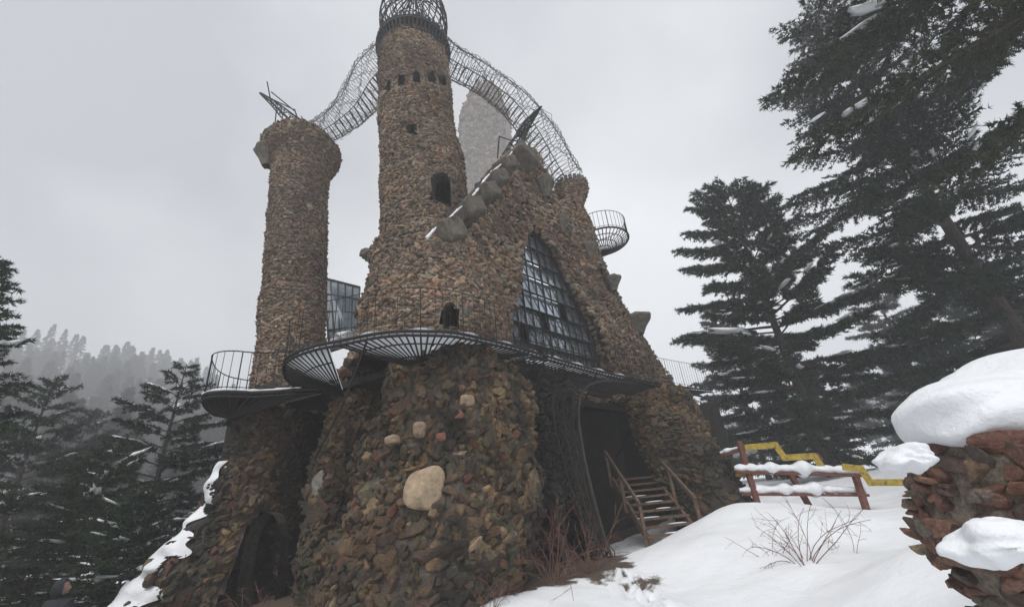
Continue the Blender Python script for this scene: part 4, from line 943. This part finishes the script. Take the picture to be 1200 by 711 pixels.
twigs('bare_shrub', gpt(690, 660, 9.6), 16, 1.3, .8, .007, 'bare twigs at the corner of the snow below the iron arch', 4, group=GS)
twigs('bare_shrub', gpt(372, 700, 8.0), 30, .75, .5, .006, 'dry brown weeds at the foot of the narrow buttress', 6, group=GS)
twigs('bare_shrub', gpt(480, 705, 7.6), 22, .55, .7, .005, 'low dry weeds under the broad buttress', 7, group=GS)
twigs('bare_shrub', gpt(575, 700, 7.9), 12, .6, .5, .005, 'thin weeds where the snow meets the broad buttress', 8, group=GS)
twigs('bare_shrub', gpt(300, 705, 8.6), 26, .8, .6, .006, 'dead brush before the dark arch of the left buttress', 9, group=GS)
twigs('bare_shrub', gpt(205, 705, 8.8), 20, .6, .8, .006, 'rusty brush under the snowy buttress slope', 10, group=GS)

# ------------------------------------------------------------------ person at the lower left
hp = at(74, 689, 7.6); pg = float(gz(np.array([hp[0]]), np.array([hp[1]]))[0])
def person():
    S0 = hp[2]+.12-pg; k = S0/1.75
    e = empty('person', (hp[0], hp[1], pg), 'person in a black hooded coat seen from behind at the lower left corner', 'person')
    J = {'pelvis': (0, 0, .95), 'chest': (0, 0, 1.25), 'neck': (0, -.01, 1.46), 'head0': (.01, -.02, 1.56), 'shl': (.18, 0, 1.40), 'ell': (.24, .02, 1.13), 'hal': (.15, -.13, .96), 'shr': (-.18, 0, 1.40), 'elr': (-.24, .02, 1.13), 'har': (-.15, -.13, .96),
         'hil': (.09, 0, .9), 'knl': (.10, -.10, .5), 'anl': (.10, .02, .08), 'tol': (.10, -.16, .03), 'hir': (-.09, 0, .9), 'knr': (-.10, .03, .5), 'anr': (-.10, .20, .10), 'tor': (-.10, .04, .03)}
    rad = dict(pelvis=.16, chest=.18, neck=.07, head0=.075, shl=.085, ell=.065, hal=.05, shr=.085, elr=.065, har=.05, hil=.10, knl=.07, anl=.05, tol=.04, hir=.10, knr=.07, anr=.05, tor=.04)
    E_ = [('pelvis', 'chest'), ('chest', 'neck'), ('neck', 'head0'), ('chest', 'shl'), ('shl', 'ell'), ('ell', 'hal'), ('chest', 'shr'), ('shr', 'elr'), ('elr', 'har'), ('pelvis', 'hil'), ('hil', 'knl'), ('knl', 'anl'), ('anl', 'tol'), ('pelvis', 'hir'), ('hir', 'knr'), ('knr', 'anr'), ('anr', 'tor')]
    ks = list(J); me = bpy.data.meshes.new('body'); me.from_pydata([tuple(k*q for q in J[n_]) for n_ in ks], [(ks.index(a), ks.index(b_)) for a, b_ in E_], [])
    o = bpy.data.objects.new('body', me); COL.objects.link(o); o.parent = e; sk = o.modifiers.new('skin', 'SKIN'); 
    for i, n_ in enumerate(ks): me.skin_vertices[0].data[i].radius = (rad[n_]*k,)*2; me.skin_vertices[0].data[i].use_root = (i == 0)
    sk.use_smooth_shade = True; sb = o.modifiers.new('sub', 'SUBSURF'); sb.levels = 2; sb.render_levels = 2; me.materials.append(M['coat'])
    # head with face, turned to the right of the photo
    V = ICO3[0].copy(); V = V*[.078, .098, .118]; fr = (V[:, 1] < -.02); V[:, 0] *= np.where(V[:, 2] < 0, .88, 1)
    for c_, a_, s_ in [((0, -.098, -.01), .026, .02), ((.032, -.09, .015), -.012, .018), ((-.032, -.09, .015), -.012, .018), ((0, -.09, -.05), .008, .02), ((.04, -.075, -.03), .006, .03), ((-.04, -.075, -.03), .006, .03)]:
        w_ = np.exp(-(((V-np.array(c_))**2).sum(1))/(2*s_*s_)); V[:, 1] -= a_*w_
    c, s = math.cos(2.1), math.sin(2.1); RM = np.array([[c, s, 0], [-s, c, 0], [0, 0, 1]]); H0 = np.array([.01, -.03, 1.63])
    h = mesh_obj('head', (V@RM+H0)*k, [ICO3[1]], M['skin'], None, smooth=True); h.parent = e
    V = ICO3[0].copy()*[.112, .122, .148]; keep = ~((V[:, 1] < -.055) & (abs(V[:, 2]+.01) < .11)); T = ICO3[1]; T = T[keep[T].all(1)]
    V2 = np.concatenate([V, V*.93]); n_ = len(V); h = mesh_obj('hood', ((V2+[0, .01, 0])@RM+H0)*k, [np.concatenate([T, T[:, ::-1]+n_])], M['coat'], None, smooth=True); h.parent = e
    V = ICO3[0].copy()*[.24, .17, .36]+[0, 0, 1.15]; h = mesh_obj('coat', V*k, [ICO3[1]], M['coat'], None, smooth=True); h.parent = e
person()

# ------------------------------------------------------------------ haze
hz = MB(); hz.box((0, 75, 32), (310, 0, 0), (0, 240, 0), (0, 0, 38)); ho = hz.build('haze', None)
hm = bpy.data.materials.new('haze'); hm.use_nodes = True; t = hm.node_tree; t.nodes.clear(); o_ = N(t, 'ShaderNodeOutputMaterial'); v_ = N(t, 'ShaderNodeVolumePrincipled')
v_.inputs['Color'].default_value = (.93, .95, .98, 1); v_.inputs['Density'].default_value = HAZE; v_.inputs['Anisotropy'].default_value = .2
t.links.new(v_.outputs[0], o_.inputs['Volume']); ho.data.materials.clear(); ho.data.materials.append(hm); tag(ho, kind='stuff')
